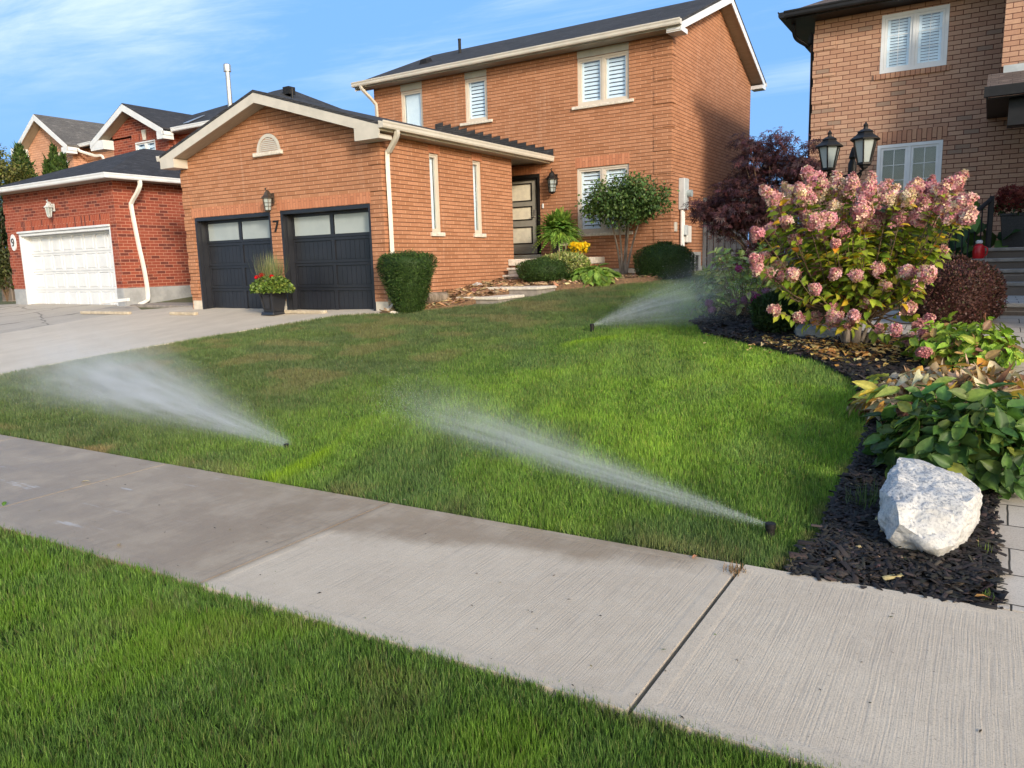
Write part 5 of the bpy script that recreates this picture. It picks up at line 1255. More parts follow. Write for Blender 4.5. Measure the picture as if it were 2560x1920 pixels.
# ---------------------------------------------------------------- purple maple
mt0 = np.array([-3.45, 14.6, 1.05]); e = empty('purple_maple', mt0, 'dark purple Japanese maple between the two houses', 'tree')
arr = []; MPL = [(.070, .030, .036), (.095, .037, .043), (.048, .024, .031), (.125, .045, .048)]
cs = []
for cx, cz, rx, rz, K in ((1812, 545, .48, .42, 36), (1880, 490, .62, .55, 66), (1950, 560, .7, .6, 62), (1985, 430, .5, .38, 34), (1890, 410, .42, .3, 18), (1885, 640, .5, .2, 20), (2035, 400, .28, .38, 14), (1930, 375, .5, .22, 9), (1765, 520, .3, .2, 12), (1960, 350, .35, .16, 5), (1870, 368, .3, .15, 4)):
    c = at(cx, cz, 14.5); cs += leafy_crown(arr, c, K, 34, (rx, .55, rz), .09, .10, .10, MPL, tp='palm', droop=.5, flat=.5)
leaves('crown', arr, MT['leaf'], e)
m = MB()
for k in range(0, len(cs), 6):
    q = cs[k]; b = mt0 + np.array([random.uniform(-.05, .05), 0, 0]); md = b * .55 + q * .45 + np.array([0, 0, .25]); m.tube(bez(b, md, q, n=4), [.035, .03, .026, .022, .018, .014, .01, .007, .004], 5)
m.tube([mt0 + [0, 0, -.1], mt0 + [.02, 0, .35], mt0 + [-.03, 0, .8]], [.07, .06, .05], 8)
m.build('trunk', MT['stem'], e, smooth=True)

# ---------------------------------------------------------------- lamp post with two lanterns
lp = np.array([at(2127, 500, 10.4).x, 10.4]); zt = at(2118, 436, 10.4).z; e = empty('lamp_post', (lp[0], lp[1], h1(*lp)), 'black post lamp with two lanterns behind the pink hydrangea', 'street lamp')
MB().lathe([(.07, h1(*lp) - .05), (.07, h1(*lp) + .3), (.04, h1(*lp) + .36), (.035, zt - .12), (.05, zt - .10), (.05, zt + .12), (.03, zt + .17), (.045, zt + .2), (.012, zt + .32)], (lp[0], lp[1], 0), 10).build('post', MT['black'], e, smooth=40)
for (u, v, dy) in ((2071, 428, .5), (2160, 415, -.5)):
    c = at(u, v, 10.4 + dy * .5); b = Vector((lp[0], lp[1], zt)); k = .50
    m = MB(); m.tube(bez(b, b.lerp(c, .5) + Vector((0, 0, -.05)), Vector((c.x, c.y, c.z - .03)), n=6), .014, 6).tube(bez(b + Vector((0, 0, -.12)), b.lerp(c, .5) + Vector((0, 0, -.13)), b.lerp(c, .8) + Vector((0, 0, -.06)), b.lerp(c, .7) + Vector((0, 0, -.02)), n=5), .010, 5)
    m.lathe([(.02, -.04), (.045, -.02), (.05, .0), (.085, .015), (.085, .04)], c, 6)
    for i in range(6):
        q = 2 * math.pi * (i + .5) / 6; d = Vector((math.cos(q), math.sin(q), 0)); m.tube([c + d * .078 + Vector((0, 0, .04)), c + d * .112 + Vector((0, 0, .19)), c + d * .135 + Vector((0, 0, .30))], .009, 4)
    m.lathe([(.175, .295), (.178, .31), (.11, .355), (.085, .385), (.10, .39), (.055, .42), (.03, .425), (.022, .45), (.03, .47), (.012, .495), (.003, .51)], c, 6)
    a = m.build('lantern', MT['black'], e); MB().lathe([(.073, .04), (.106, .19), (.128, .297)], c, 6).build('lamp_glass', MT['frost'], a)

# ---------------------------------------------------------------- the pink panicle hydrangea
HX = np.array([-1.25, 9.38, h1(-1.25, 9.38) + .01]); hy = empty('panicle_hydrangea', HX, 'big pink flowering hydrangea grown as a small tree in the black mulch', 'flowering shrub')
ZH = """590,440,55 640,520,60 720,425,60 850,315,55 860,390,70 930,420,60 1010,370,52 1110,365,45 1100,460,60 1210,390,50 1170,530,60 1280,555,60 1300,450,60 1420,480,65 1510,390,45 1600,390,52 1530,575,60 1640,500,65
1690,390,40 1770,350,62 1800,490,65 1840,575,58 1730,570,50 1640,580,50 1550,480,50 1150,600,45 820,450,50 990,520,40 1240,470,50 780,420,45 1350,440,50 1460,450,50 1700,520,55 900,350,45 1060,400,45
500,680,45 580,655,40 880,600,52 840,645,45 925,690,42 1000,745,30 1050,665,48 1130,735,42 1235,630,45 740,720,35 1690,785,22 545,830,35 490,850,45 500,905,42 570,940,32 630,960,40 730,940,38 880,905,42 1000,935,36 1135,950,38
1265,910,44 1320,1015,40 1430,1005,50 1455,930,40 1590,940,54 1525,1010,38 870,1035,36 610,1170,32 765,1218,32 875,1220,42 990,1165,42 995,1225,48 1080,1255,30 1120,1210,36 1195,1120,38 1470,1160,34 1285,1290,30 1385,1295,36 1480,1355,44 1600,1230,34 640,890,36"""
PINK = [(.62, .29, .33), (.74, .47, .46), (.49, .19, .25), (.78, .65, .50), (.62, .47, .26)]
rs = random.Random(5); arr = []; stems = MB(); twigs = MB(); tips = []
ZH += ' ' + ' '.join('%d,%d,%d' % (rs.uniform(620, 1830), rs.uniform(390, 610), rs.uniform(34, 52)) for _ in range(22))
for s_ in ZH.split():
    zx, zy, zr = map(float, s_.split(',')); u, v = 1700 + zx * .3888, 320 + zy * .3888
    hi = zy < 600; yy = 9.38 + (rs.uniform(-.55, .45) if hi else rs.uniform(-.75, -.05))
    c = at(u, v, yy); r = zr * .3888 / (F_PX / (c - CAM).dot(_fw))
    ax = Vector((c.x - HX[0], (yy - HX[1]) * .8, max(.35, (c.z - HX[2]) * .75 - .2))).normalized() if hi else Vector((c.x - HX[0], -.5, .5)).normalized()
    w = (5, 4, 2.5, 2.0, 1.2) if rs.random() < .72 else ((2, 3, 1, 6, 5) if rs.random() < .5 else (6, 2, 5, 1, .5))
    flowerhead(hy, c, r * rs.uniform(.8, 1.05), r * (rs.uniform(1.3, 1.75) if hi else rs.uniform(.9, 1.25)), ax + Vector((rs.uniform(-.4, .4), 0, rs.uniform(-.3, .1))), PINK, w, int(230 + 70 * rs.random()), .035, .95 if hi else .45)
    tips.append((np.array(c - ax * r * .9), np.array(ax)))
hub = HX + np.array([.02, 0, .42])
for k in range(120):                       # leafy shoots without a flower
    th = rs.random() * 6.28; el = rs.uniform(.0, 1.2); R_ = rs.uniform(.55, 1.0)
    R_ *= .72 if el < .45 else 1; q = HX + np.array([(1.2 if math.cos(th) < 0 else 1.0) * math.cos(th) * math.cos(el) * R_, .75 * math.sin(th) * math.cos(el) * R_, .58 + 1.12 * math.sin(el) * R_]); ax = nrmz((q - hub)[None])[0] * .7 + np.array([0, 0, .5]); tips.append((q, ax))
HC = [(.16, .23, .022), (.25, .32, .03), (.37, .40, .04), (.09, .14, .018), (.60, .40, .03), (.56, .26, .02)]
for q, ax in tips:
    ax = ax / np.linalg.norm(ax); b = hub + np.array([(q[0] - hub[0]) * .15, (q[1] - hub[1]) * .15, rs.uniform(-.15, .1)])
    md = b * .5 + q * .5 + np.array([(q[0] - b[0]) * .12, 0, -.08]); path = bez(b, md, q, n=5); twigs.tube(path, [.011 - .0008 * i for i in range(len(path))], 5)
    for t in ((.40, .50, .58, .66, .74, .82, .89, .95, .99) if q[2] > HX[2] + .9 else (.66, .78, .88, .96)):
        i = min(int(t * (len(path) - 1)), len(path) - 2); f_ = t * (len(path) - 1) - i; p = np.array(path[i].lerp(path[i + 1], f_)); tg = np.array((path[i + 1] - path[i]).normalized())
        n = 2; th0 = rs.random() * 6.28; uu = nrmz(np.cross(tg, [.3, .9, .2])[None])[0]; vv = np.cross(tg, uu)
        a = th0 + np.arange(n) * np.pi; d = np.cos(a)[:, None] * uu + np.sin(a)[:, None] * vv + tg * .45 + np.array([0, 0, -.25])
        L_ = rs.uniform(.085, .145) * np.ones(n); arr.append(leaves_arrays(np.tile(p, (n, 1)) + d * .015, d, np.tile([[0, -.15, 1.]], (n, 1)) + RNG.normal(0, .45, (n, 3)), L_, L_ * .55, pick(n, HC, (4, 5, 4, 2, 1.0, .35), .18), 'oval'))
leaves('foliage', arr, MT['leaf'], hy, True)
for k, (dx, dy) in enumerate(((-.12, 0), (.0, .03), (.10, -.02), (.26, .0), (.38, .05), (-.28, .05))):
    stems.tube(bez(HX + np.array([dx * .25, dy, -.06]), HX + np.array([dx * .55, dy, .2]), hub + np.array([dx * .9, dy * 2, .05]), hub + np.array([dx * 1.5, dy * 2, .45]), n=4), [(.055 if k < 3 else .024) * (1 - .055 * i) for i in range(13)], 8)
stems.build('trunk', MT['bark'], hy, smooth=True); twigs.build('twigs', MT['stem'], hy, smooth=True)

# ---------------------------------------------------------------- other plants of the black bed
MP = [(.055, .10, .022), (.085, .14, .03), (.12, .18, .05), (.04, .075, .02)]
b1 = bush_of_tips('mophead_hydrangea', 'pale green hydrangea with mauve flower balls behind the far spray', (-3.0, 11.2, h1(-3, 11.2)), .66, .55, .98, 70, .12, [(.16, .23, .065), (.23, .30, .10), (.29, .35, .14), (.11, .17, .05)], (3, 4, 3, 2))
for u, v, r, cl in ((1878, 738, .07, 0), (1893, 747, .075, 1), (1842, 755, .065, 0), (1858, 752, .06, 0), (1773, 758, .055, 0), (1778, 774, .05, 0), (1915, 728, .05, 0), (1938, 732, .09, 2), (1846, 673, .04, 1)):
    flowerhead(b1, at(u, v, 10.75), r, r * .8, (0, -.3, 1), ([(.34, .18, .30), (.28, .14, .24)], [(.38, .06, .22), (.30, .04, .17)], [(.50, .45, .28), (.42, .38, .22)])[cl], None, 100, .03)
clip_bush('boxwood', 'small dark green bush beside the grey stone slab', 'bush', (-2.2, 10.15, h1(-2.2, 10.15)), .52, .36, .32, rnd, 5200, [(.022, .045, .014), (.03, .06, .018), (.04, .075, .02)], L=.05, Wd=.022)
clip_bush('barberry', 'round dark burgundy barberry ball before the stone steps', 'bush', (-.33, 11.1, h1(-.33, 11.1) - .02), .84, .54, .5, rnd, 12500, [(.105, .045, .042), (.15, .070, .060), (.070, .034, .030), (.075, .075, .034)], (4, 3.5, 2.5, 1.2), L=.030, Wd=.024, tp='diamond', mat='leaf')
b2 = bush_of_tips('mophead_hydrangea', 'lime green hydrangea with red tinged leaves beside the paver walk', (-.13, 8.7, h1(-.13, 8.7)), .46, .42, .42, 54, .125, [(.20, .32, .035), (.28, .40, .05), (.14, .24, .03), (.30, .19, .07), (.26, .13, .09)], (4, 4, 2.5, 1.1, .7))
for u, v, y in ((2300, 815, 8.9), (2312, 835, 8.6), (2310, 882, 8.3)): flowerhead(b2, at(u, v, y), .07, .06, (0, -.3, 1), [(.42, .15, .17), (.52, .25, .24)], None, 90, .03)
b3 = bush_of_tips('mophead_hydrangea', 'dark green broad leaved hydrangea directly behind the white rock', (-.07, 5.5, h1(-.07, 5.5)), .46, .43, .53, 92, .142, [(.055, .115, .026), (.08, .16, .034), (.12, .20, .04), (.04, .085, .022), (.20, .24, .04)], (4, 4, 2.2, 2, .6), per=8)
flowerhead(b3, at(2265, 1025, 5.35), .06, .045, (-.2, -.4, 1), [(.16, .07, .06), (.22, .11, .08)], None, 110, .026)
# withered hosta
c = np.array([-.10, 6.75, h1(-.10, 6.75)]); e = empty('withered_hosta', c, 'collapsed tan and yellow withered hosta leaves between two hydrangeas', 'plant'); arr = []
n = 1300; th = RNG.random(n) * 6.28; r = RNG.random(n) ** .6
p = c + np.stack([.66 * r * np.cos(th), .52 * r * np.sin(th), .03 + .30 * (1 - r ** 2.2) * RNG.random(n) ** .5 + .06 * RNG.random(n)], 1)
d = np.stack([np.cos(th) + RNG.normal(0, .6, n), np.sin(th) + RNG.normal(0, .6, n), RNG.normal(.25, .6, n)], 1); L_ = .07 + .13 * RNG.random(n) ** 1.5
arr.append(leaves_arrays(p, d, rdir(n) + [0, -.2, .6], L_, .015 + .035 * RNG.random(n), pick(n, [(.46, .32, .19), (.60, .47, .31), (.36, .20, .09), (.58, .33, .07), (.22, .12, .06), (.66, .55, .38)], (4, 4, 2.5, 2.2, 1.5, 2), .22), 'shred'))
n = 44; th = RNG.random(n) * 6.28; p = c + np.stack([.60 * np.cos(th), .48 * np.sin(th), .12 + .16 * RNG.random(n)], 1); d = np.stack([np.cos(th), np.sin(th), .1 + RNG.normal(0, .3, n)], 1)
arr.append(leaves_arrays(p, d, np.tile([[0, -.2, 1.]], (n, 1)) + RNG.normal(0, .4, (n, 3)), .20, .085, pick(n, [(.52, .46, .10), (.28, .34, .07), (.60, .40, .05), (.20, .29, .06)]), 'broad'))
leaves('withered_leaves', arr, MT['dry'], e, True)
m = MB()
for k in range(16):
    th = random.random() * 6.28; r = random.uniform(.1, .5); q = c + np.array([r * math.cos(th), r * .8 * math.sin(th), 0]); m.tube([q, q + [.05 * math.cos(th), .05 * math.sin(th), random.uniform(.2, .36)]], [.004, .003], 4)
m.build('stalks', MT['wood_tan'], e)
# broad leaves behind the railing
e = empty('large_leaf_plant', (-.7, 14.9, 1.1), 'shaded broad leaved plant behind the stair railing', 'plant'); n = 170; p = np.array([-.75, 14.9, 1.5]) + RNG.normal(0, 1, (n, 3)) * [.42, .3, .38]; p[:, 2] = np.clip(p[:, 2], .95, 2.3)
leaves('foliage', [leaves_arrays(p, rdir(n) + [0, -.3, -.2], rdir(n) * .6 + [0, -.7, .7], .34, .22, pick(n, [(.045, .10, .025), (.07, .14, .03), (.03, .07, .02)]), 'oval')], MT['leaf'], e, True)
# porch planter with dark red chrysanthemum, watering can
c = np.array([.36, 14.95, 1.615]); e = empty('woven_planter', c, 'tall black woven planter with a dark red chrysanthemum on the stone porch', 'planter')
MB().hexa(sq(c, c[2], .15), sq(c, c[2] + .50, .205)).hexa(sq(c, c[2] + .501, .215), sq(c, c[2] + .54, .215)).build('pot', plain('woven_resin', (.012, .012, .013), .6, (.03, .03, .03), 60.0, bump=.8, bscale=90), e, bevel=.006)
flowerhead(e, (c[0], c[1], c[2] + .72), .36, .24, (0, 0, 1), [(.14, .025, .022), (.20, .05, .035), (.09, .02, .018)], None, 900, .035, name='flowers')
p = c + [0, 0, .62] + rdir(300) * [.30, .30, .14]; leaves('leaves', [leaves_arrays(p, rdir(300), rdir(300) + [0, 0, 1.], .06, .03, pick(300, YEW), 'diamond')], MT['leaf'], e)
c = Vector((-.11, 14.3, 1.45)); e = empty('watering_can', c, 'red plastic watering can with a white cap on the stone steps', 'watering can')
MB().lathe([(.075, 0), (.085, .02), (.088, .12), (.075, .19), (.045, .225), (.03, .23)], c, 16).build('body', MT['red'], e, smooth=40)
MB().lathe([(.03, .23), (.05, .24), (.052, .275), (.03, .29)], c, 14).build('cap', MT['white'], e, smooth=40)
MB().tube(bez(c + Vector((.06, 0, .19)), c + Vector((.115, 0, .16)), c + Vector((.11, 0, .07)), c + Vector((.08, 0, .04)), n=4), .012, 6).build('handle', MT['red'], e, smooth=True)
# rocks
def rk(u, v, y): return tuple(at(u, v, y))
RP = [rk(2245, 1137, 4.78), rk(2290, 1142, 4.82), rk(2400, 1180, 4.80), rk(2452, 1215, 4.66), rk(2450, 1235, 4.5), rk(2418, 1265, 4.33), rk(2240, 1258, 4.22), rk(2200, 1225, 4.42), rk(2232, 1185, 4.62), rk(2198, 1280, 4.36), rk(2210, 1340, 4.28), rk(2225, 1345, 4.20), rk(2345, 1376, 4.14), rk(2395, 1362, 4.2), rk(2425, 1300, 4.38), rk(2245, 1310, 4.15), rk(2405, 1330, 4.25), (-.40, 4.75, .0), (.06, 4.78, .0), (-.15, 4.35, -.06)]
rock('white_rock', 'large angular white marble rock standing on the black mulch', [tuple(Vector(p)) for p in RP], MT['marble'], amp=.024, cuts=5, seed=2)
GP = [rk(1984, 808, 9.95), rk(1990, 848, 9.72), rk(2108, 818, 9.95), rk(2108, 852, 9.72), rk(1995, 806, 10.25), rk(2105, 812, 10.25), rk(1982, 845, 10.2), rk(2110, 850, 10.2), rk(1986, 820, 9.75), rk(2107, 825, 9.75)]
rock('grey_rock', 'long grey stone slab behind the hydrangea trunk', GP, MT['greyrock'], amp=.014, cuts=3, seed=3)

# ---------------------------------------------------------------- mulch chips, leaf litter
def chips(name, poly, n, cols, w, label, hf, L=(.03, .07), zoff=.018, weight=None, jz=.012):
    xs = [p[0] for p in poly]; ys = [p[1] for p in poly]
    x = RNG.uniform(min(xs), max(xs), n * 6); y = RNG.uniform(min(ys), max(ys), n * 6); k = inpoly(x, y, poly)
    d = np.hypot(x, y); k &= RNG.random(len(x)) < np.clip((5.0 / d) ** 1.6, .05, 1); x, y = x[k][:n], y[k][:n]; n = len(x)
    z = hf(x, y) + zoff + .012 * RNG.random(n); a = RNG.random(n) * 6.28; tl = RNG.normal(0, .28, n)
    d = np.stack([np.cos(a), np.sin(a), tl], 1); nn = np.stack([RNG.normal(0, .35, n), RNG.normal(0, .35, n), np.ones(n)], 1)
    L_ = RNG.uniform(*L, n) * np.where(RNG.random(n) < .12, 1.7, 1) * np.clip(np.hypot(x, y) / 6, 1, 1.6); W_ = L_ * RNG.uniform(.16, .4, n)
    d = nrmz(d); sd_ = nrmz(np.cross(nn, d)); up = np.cross(d, sd_); P_ = np.stack([x, y, z], 1)
    q = [(-.5, -.5, 0), (.5, -.35, 0), (.5, .4, 0), (-.5, .5, 0), (-.42, -.3, .22), (.45, -.2, .22), (.42, .25, .22), (-.46, .3, .22)]
    V = np.stack([P_ + d * (a_ * L_)[:, None] + sd_ * (b_ * W_)[:, None] + up * (c_ * W_)[:, None] for a_, b_, c_ in q], 1)
    f = np.array([4, 5, 6, 7, 0, 1, 5, 4, 1, 2, 6, 5, 2, 3, 7, 6, 3, 0, 4, 7])
    lo = (f[None] + (np.arange(n) * 8)[:, None]).ravel(); C = np.repeat(pick(n, cols, w, .25), 8, 0)
    o = npmesh(name, V.reshape(-1, 3), np.arange(n * 5) * 4, lo, np.clip(C, 0, 1), MT['chip']); tag(o, label, 'mulch', kind='stuff')
m_, t_, o_ = newmat('wood_chip'); t_.links.new(nd(t_, 'ShaderNodeBsdfPrincipled', {'Base Color': nd(t_, 'ShaderNodeAttribute', attribute_name='Col').outputs['Color'], 'Roughness': .75, 'Specular IOR Level': .35}).outputs[0], o_.inputs[0]); MT['chip'] = m_
chips('mulch_chips', [(p[0] - .01 if p[0] < -.3 else p[0] + .025, p[1] - (.02 if p[1] < 3.9 else 0)) for p in BED], 26000, [(.016, .013, .012), (.026, .021, .019), (.010, .009, .009), (.055, .042, .033), (.32, .23, .13)], (5, 4, 4, 1.6, .12), 'shredded black wood mulch in the curving bed', bedz, (.025, .075))
chips('mulch_chips', SIDEBED, 7000, [(.34, .20, .10), (.44, .28, .15), (.24, .13, .065), (.52, .38, .22), (.14, .08, .045)], (4, 3, 3, 2, 2), 'pale brown wood chips beside the garage and window', sidez, (.05, .11), .02)


def flat_leaf_arrays(x, y, z, L, cols, w=None):
    n = len(x); a = RNG.random(n) * 6.28; d = np.stack([np.cos(a), np.sin(a), RNG.normal(0, .2, n)], 1); nn = np.stack([RNG.normal(0, .35, n), RNG.normal(0, .35, n), np.ones(n)], 1)
    return leaves_arrays(np.stack([x, y, z], 1), d, nn, L * (.6 + .7 * RNG.random(n)), L * .55, pick(n, cols, w, .2), 'oval')
YL = [(.55, .34, .11), (.62, .44, .18), (.45, .22, .07), (.64, .50, .24), (.30, .15, .06)]
x = np.concatenate([RNG.normal(-1.25, .48, 500), RNG.normal(-.75, .35, 160), RNG.normal(-1.7, .35, 110)]); y = np.concatenate([RNG.normal(9.05, .38, 500), RNG.normal(9.3, .3, 160), RNG.normal(9.25, .22, 110)])
k = inpoly(x, y, BED); x, y = x[k], y[k]
o = leaves('leaf_litter', [flat_leaf_arrays(x, y, bedz(x, y) + .045, .085, YL)], MT['dry']); tag(o, 'carpet of fallen yellow leaves on the mulch under the hydrangea', 'leaves', kind='stuff')


# ---------------------------------------------------------------- grass
LAWN = [(-12.75, 3.5)] + DRV_EDGE[1:] + [(-9.52, 10.9), (-8.98, 11.45), (-8.6, 11.9), (-8.0, 12.0), (-7.72, 13.2), (-7.6, 14.12), (-6.59, 14.9), (-5.9, 15.5), (-5.8, 16.9), (-6.25, 17.4), (-6.25, 19.6), (-3.4, 19.6), (-3.4, 13.3), (-3.5, 12.0)] + BED_L + [(-.9, 3.84), (-12.75, 3.49)]
VERGE = [(-14, 1.97), (6, 2.49), (6, -1.5), (-14, -1.5)]
EDGE_FAR = lambda x: 3.83 + .026 * x


def grass(name, poly, dens, label, lawn):
    xs = [p[0] for p in poly]; ys = [p[1] for p in poly]; X, Y, D = [], [], []
    cell = .5
    for cx in np.arange(min(xs) - .01, max(xs), cell):
        for cy in np.arange(min(ys) - .01, max(ys), cell):
            mx, my = cx + cell / 2, cy + cell / 2; dist = math.hypot(mx, my); u_ = (mx * _fw.x + my * _fw.y)
            lat = abs(mx * _R.x + my * _R.y) - .72 * u_
            n = dens(dist) * cell * cell
            if lat > .8 or u_ < .3: n *= .4 if lat < 3 and u_ > -1 else .03
            n = int(n); X.append(cx + RNG.random(n) * cell); Y.append(cy + RNG.random(n) * cell); D.append(np.full(n, dist))
    x = np.concatenate(X); y = np.concatenate(Y); D = np.concatenate(D)
    jx, jy = RNG.normal(0, .012, len(x)), RNG.normal(0, .012, len(x)); k = inpoly(x + jx, y + jy, poly)
    if lawn: k &= y > EDGE_FAR(x) + .01
    x, y, D = x[k], y[k], D[k]; n = len(x)
    V1 = vnoise(x, y, 1.3, 1); V2 = vnoise(x, y, .38, 2); V3 = vnoise(x, y, .13, 3); V4 = vnoise(x, y, 3.1, 4)
    dark = np.array([.070, .140, .028]); mid = np.array([.120, .225, .040]); lite = np.array([.195, .320, .046]); blue = np.array([.090, .150, .062]); tan = np.array([.27, .215, .105])
    q = np.clip(V1 * .55 + V2 * .35 + V3 * .3 - .1 + RNG.normal(0, .2, n), 0, 1)[:, None]
    col = np.where(q < .5, dark + (mid - dark) * q * 2, mid + (lite - mid) * (q - .5) * 2)
    bl = sstep(.5, .75, vnoise(x, y, .8, 7))[:, None] * .55; col = col * (1 - bl) + blue * bl
    col = col * np.clip(1 + RNG.normal(0, .26, (n, 1)), .45, 1.9); yl = (RNG.random(n) < .09)[:, None]; col = np.where(yl, col * .5 + np.array([.26, .33, .09]) * .6, col)
    hgt = .037 * (.75 + .5 * V2) * (.6 + .7 * RNG.random(n))
    if lawn:
        # a line of lush grass running up from the walk, thin dull turf on the driveway side, browned rims
        sx = np.interp(y, [3.9, 4.4, 5.1, 5.85, 6.7, 7.8, 9.0, 9.7], [-4.5, -4.7, -5.03, -4.98, -4.90, -4.88, -4.71, -4.2]); st = np.exp(-((x - sx + .25 * (vnoise(x, y, .9, 9) - .5)) / .11) ** 2) * sstep(.38, .68, vnoise(x, y, .9, 12)) * sstep(10.1, 9.3, y); st = np.clip(st * 1.1, 0, .8)[:, None]
        lush = np.array([.23, .37, .018]); dull = np.array([.105, .140, .058])
        dl = (sstep(-4.8, -7.0, x + .8 * (V4 - .5)) * .68 + .28 * sstep(9, 12, y) * sstep(-4, -6, x))[:, None]; col = col * (1 - dl) + (dull * (.75 + .6 * V3[:, None])) * dl
        dry = (sstep(.55, .72, vnoise(x, y * 1.8, .7, 21)) * sstep(-4.8, -6.4, x) * .42 * sstep(5, 6.5, y))
        rim = sstep(.30, .05, y - EDGE_FAR(x)) * (.35 + .65 * sstep(-5.2, -7.0, x)) * sstep(.3, .6, vnoise(x, y, .3, 31)); rim2 = sstep(.14, .02, x * 0 + np.min([np.hypot(x - bx, (y - by) * .6) for bx, by in BED_L[7:]], axis=0)) * .6
        t = np.clip(np.maximum(np.maximum(dry, rim), rim2) + (RNG.random(n) < .05) * .7, 0, 1)[:, None]; col = col * (1 - t) + tan * (.7 + .5 * RNG.random((n, 1))) * t
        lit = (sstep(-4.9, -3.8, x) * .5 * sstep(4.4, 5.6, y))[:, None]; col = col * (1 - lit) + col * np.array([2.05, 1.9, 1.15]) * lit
        rows = np.clip(np.sin((x * .93 + y * .37 + .12 * (V1 - .5)) * 2 * np.pi / .52), -1, 1)[:, None] * .09 * sstep(-5.2, -4.2, x)[:, None]; col = col * (1 + rows)
        col = col * (1 - st) + lush * (.8 + .4 * RNG.random((n, 1))) * st; hgt = hgt * (1 + .45 * st[:, 0])
        hgt *= 1 + .5 * sstep(.14, .03, y - EDGE_FAR(x)) * RNG.random(n)
    else:
        tf = sstep(.52, .72, vnoise(x, y, .33, 41))[:, None] * .4; col = col * (1 - tf) + np.array([.165, .300, .018]) * tf * 1.0 + 0 * col
        dr = (sstep(.60, .74, vnoise(x, y, .26, 43)) * sstep(1.2, 2.1, y) * .2 + (RNG.random(n) < .07) * .6)[:, None]; col = col * (1 - dr) + tan * .8 * dr
        hgt *= 1.1 + .25 * tf[:, 0]
    a = vnoise(x, y, .16, 51) * 11 + RNG.normal(0, 1.3, n); lean = np.abs(RNG.normal(.62, .38, n))
    lean = lean * (.35 + 1.3 * vnoise(x, y, .10, 61))
    d = np.stack([np.cos(a) * lean, np.sin(a) * lean, np.ones(n)], 1)
    nr = np.stack([np.cos(a), np.sin(a), -.2 + 0 * a], 1) + RNG.normal(0, .5, (n, 3))
    z = (H(x, y) if lawn else 0 * x) - .03
    wdk = 1.0 if lawn else 1.3
    wd = wdk * (.0026 + .0012 * RNG.random(n)) * np.clip(D / 3.4, .8, 3.4) ** .62
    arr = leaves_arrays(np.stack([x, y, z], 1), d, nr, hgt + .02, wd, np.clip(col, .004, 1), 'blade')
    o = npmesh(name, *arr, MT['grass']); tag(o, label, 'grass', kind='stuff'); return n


n1 = grass('lawn_grass', LAWN, lambda d: float(np.clip(27000 * (3.2 / max(d, 3.2)) ** 1.3, 3200, 27000)), 'mown front lawn grass, brighter at the right and duller by the driveway', True)
n2 = grass('verge_grass', VERGE, lambda d: float(np.clip(30000 * (2.0 / max(d, 2.0)) ** 1.1, 6000, 30000)), 'thick green grass of the street side verge in the foreground', False)
print('blades', n1, n2)
def tuft(name, label, cx, cy, n, L, cols, sp=.05, lean=.7):
    th = RNG.random(n) * 6.28; l = RNG.random(n) * lean; p = np.stack([cx + RNG.normal(0, sp, n), cy + RNG.normal(0, sp, n), np.full(n, h1(cx, cy))], 1)
    d = np.stack([np.cos(th) * l, np.sin(th) * l, np.ones(n)], 1)
    o = leaves(name, [leaves_arrays(p, d, np.stack([np.cos(th), np.sin(th), 0 * th], 1), L * (.5 + .6 * RNG.random(n)), .005, pick(n, cols), 'blade')], MT['grass']); tag(o, label, 'weed')
tuft('grass_weed', 'straggly grass weed in the mulch left of the white rock', -.52, 4.75, 70, .20, [(.06, .11, .03), (.10, .14, .05)], .04, 1.3)
tuft('grass_weed', 'tiny grass sprout in the mulch right of the white rock', .09, 4.36, 14, .10, [(.16, .22, .05)], .002)
tuft('grass_weed', 'dry brown weed growing in the walk joint', -.99, 3.70, 60, .05, [(.30, .20, .10), (.20, .12, .06)], .025, 1.2)
tuft('grass_weed', 'green weed at the end of the mulch by the paver walk', .10, 3.90, 26, .06, [(.08, .15, .03), (.14, .2, .05)], .008, 1.0)

# single fallen leaves one could count
def fallen(u, v, L, col, lab, grp=None, lift=.0, s=None):
    d = _fw + _R * ((u - 1280) / F_PX) - _U * ((v - 960) / F_PX); t = -1.6 / d.z; p = CAM + d * t
    if p.y > 3.85:
        for _ in range(30): t = (h1(p.x, p.y) + lift - 1.6) / d.z; p = CAM + d * t
    n = 1; o = leaves('fallen_leaf', [leaves_arrays(np.array([[p.x, p.y, p.z + .008]]), np.array([[random.uniform(-1, 1), random.uniform(-1, 1), .12]]), np.array([[random.uniform(-.25, .25), random.uniform(-.25, .25), 1.]]), np.array([L]), np.array([L * .5]), np.array([col]), 'oval')], MT['dry'], smooth=True)
    tag(o, lab, 'leaf', grp)
LG = 'small tan fallen leaf lying on the grass beside the black mulch'
for u, v in ((1758, 860), (1835, 858), (1775, 842), (1870, 865), (1882, 872), (1912, 878), (1922, 885), (1878, 862), (1868, 878)): fallen(u, v, .07, random.choice([(.60, .42, .18), (.55, .30, .10), (.62, .48, .24)]), LG, 'fallen leaves on the lawn edge', .05)
fallen(1742, 1392, .045, (.50, .22, .12), 'tan leaf on the walk at the lawn edge, left of the joint weed'); fallen(203, 1208, .07, (.55, .44, .28), 'pale leaf on the far left walk joint'); fallen(297, 1368, .05, (.45, .33, .18), 'curled leaf on the walk near the verge'); fallen(2435, 1495, .06, (.62, .30, .08), 'orange leaf on the black mulch by the walk', None, .04); fallen(1005, 1252, .04, (.55, .42, .25), 'small pale leaf at the lawn edge by the middle joint'); fallen(8, 1268, .06, (.10, .2, .03), 'green leaf on the walk at the left edge')

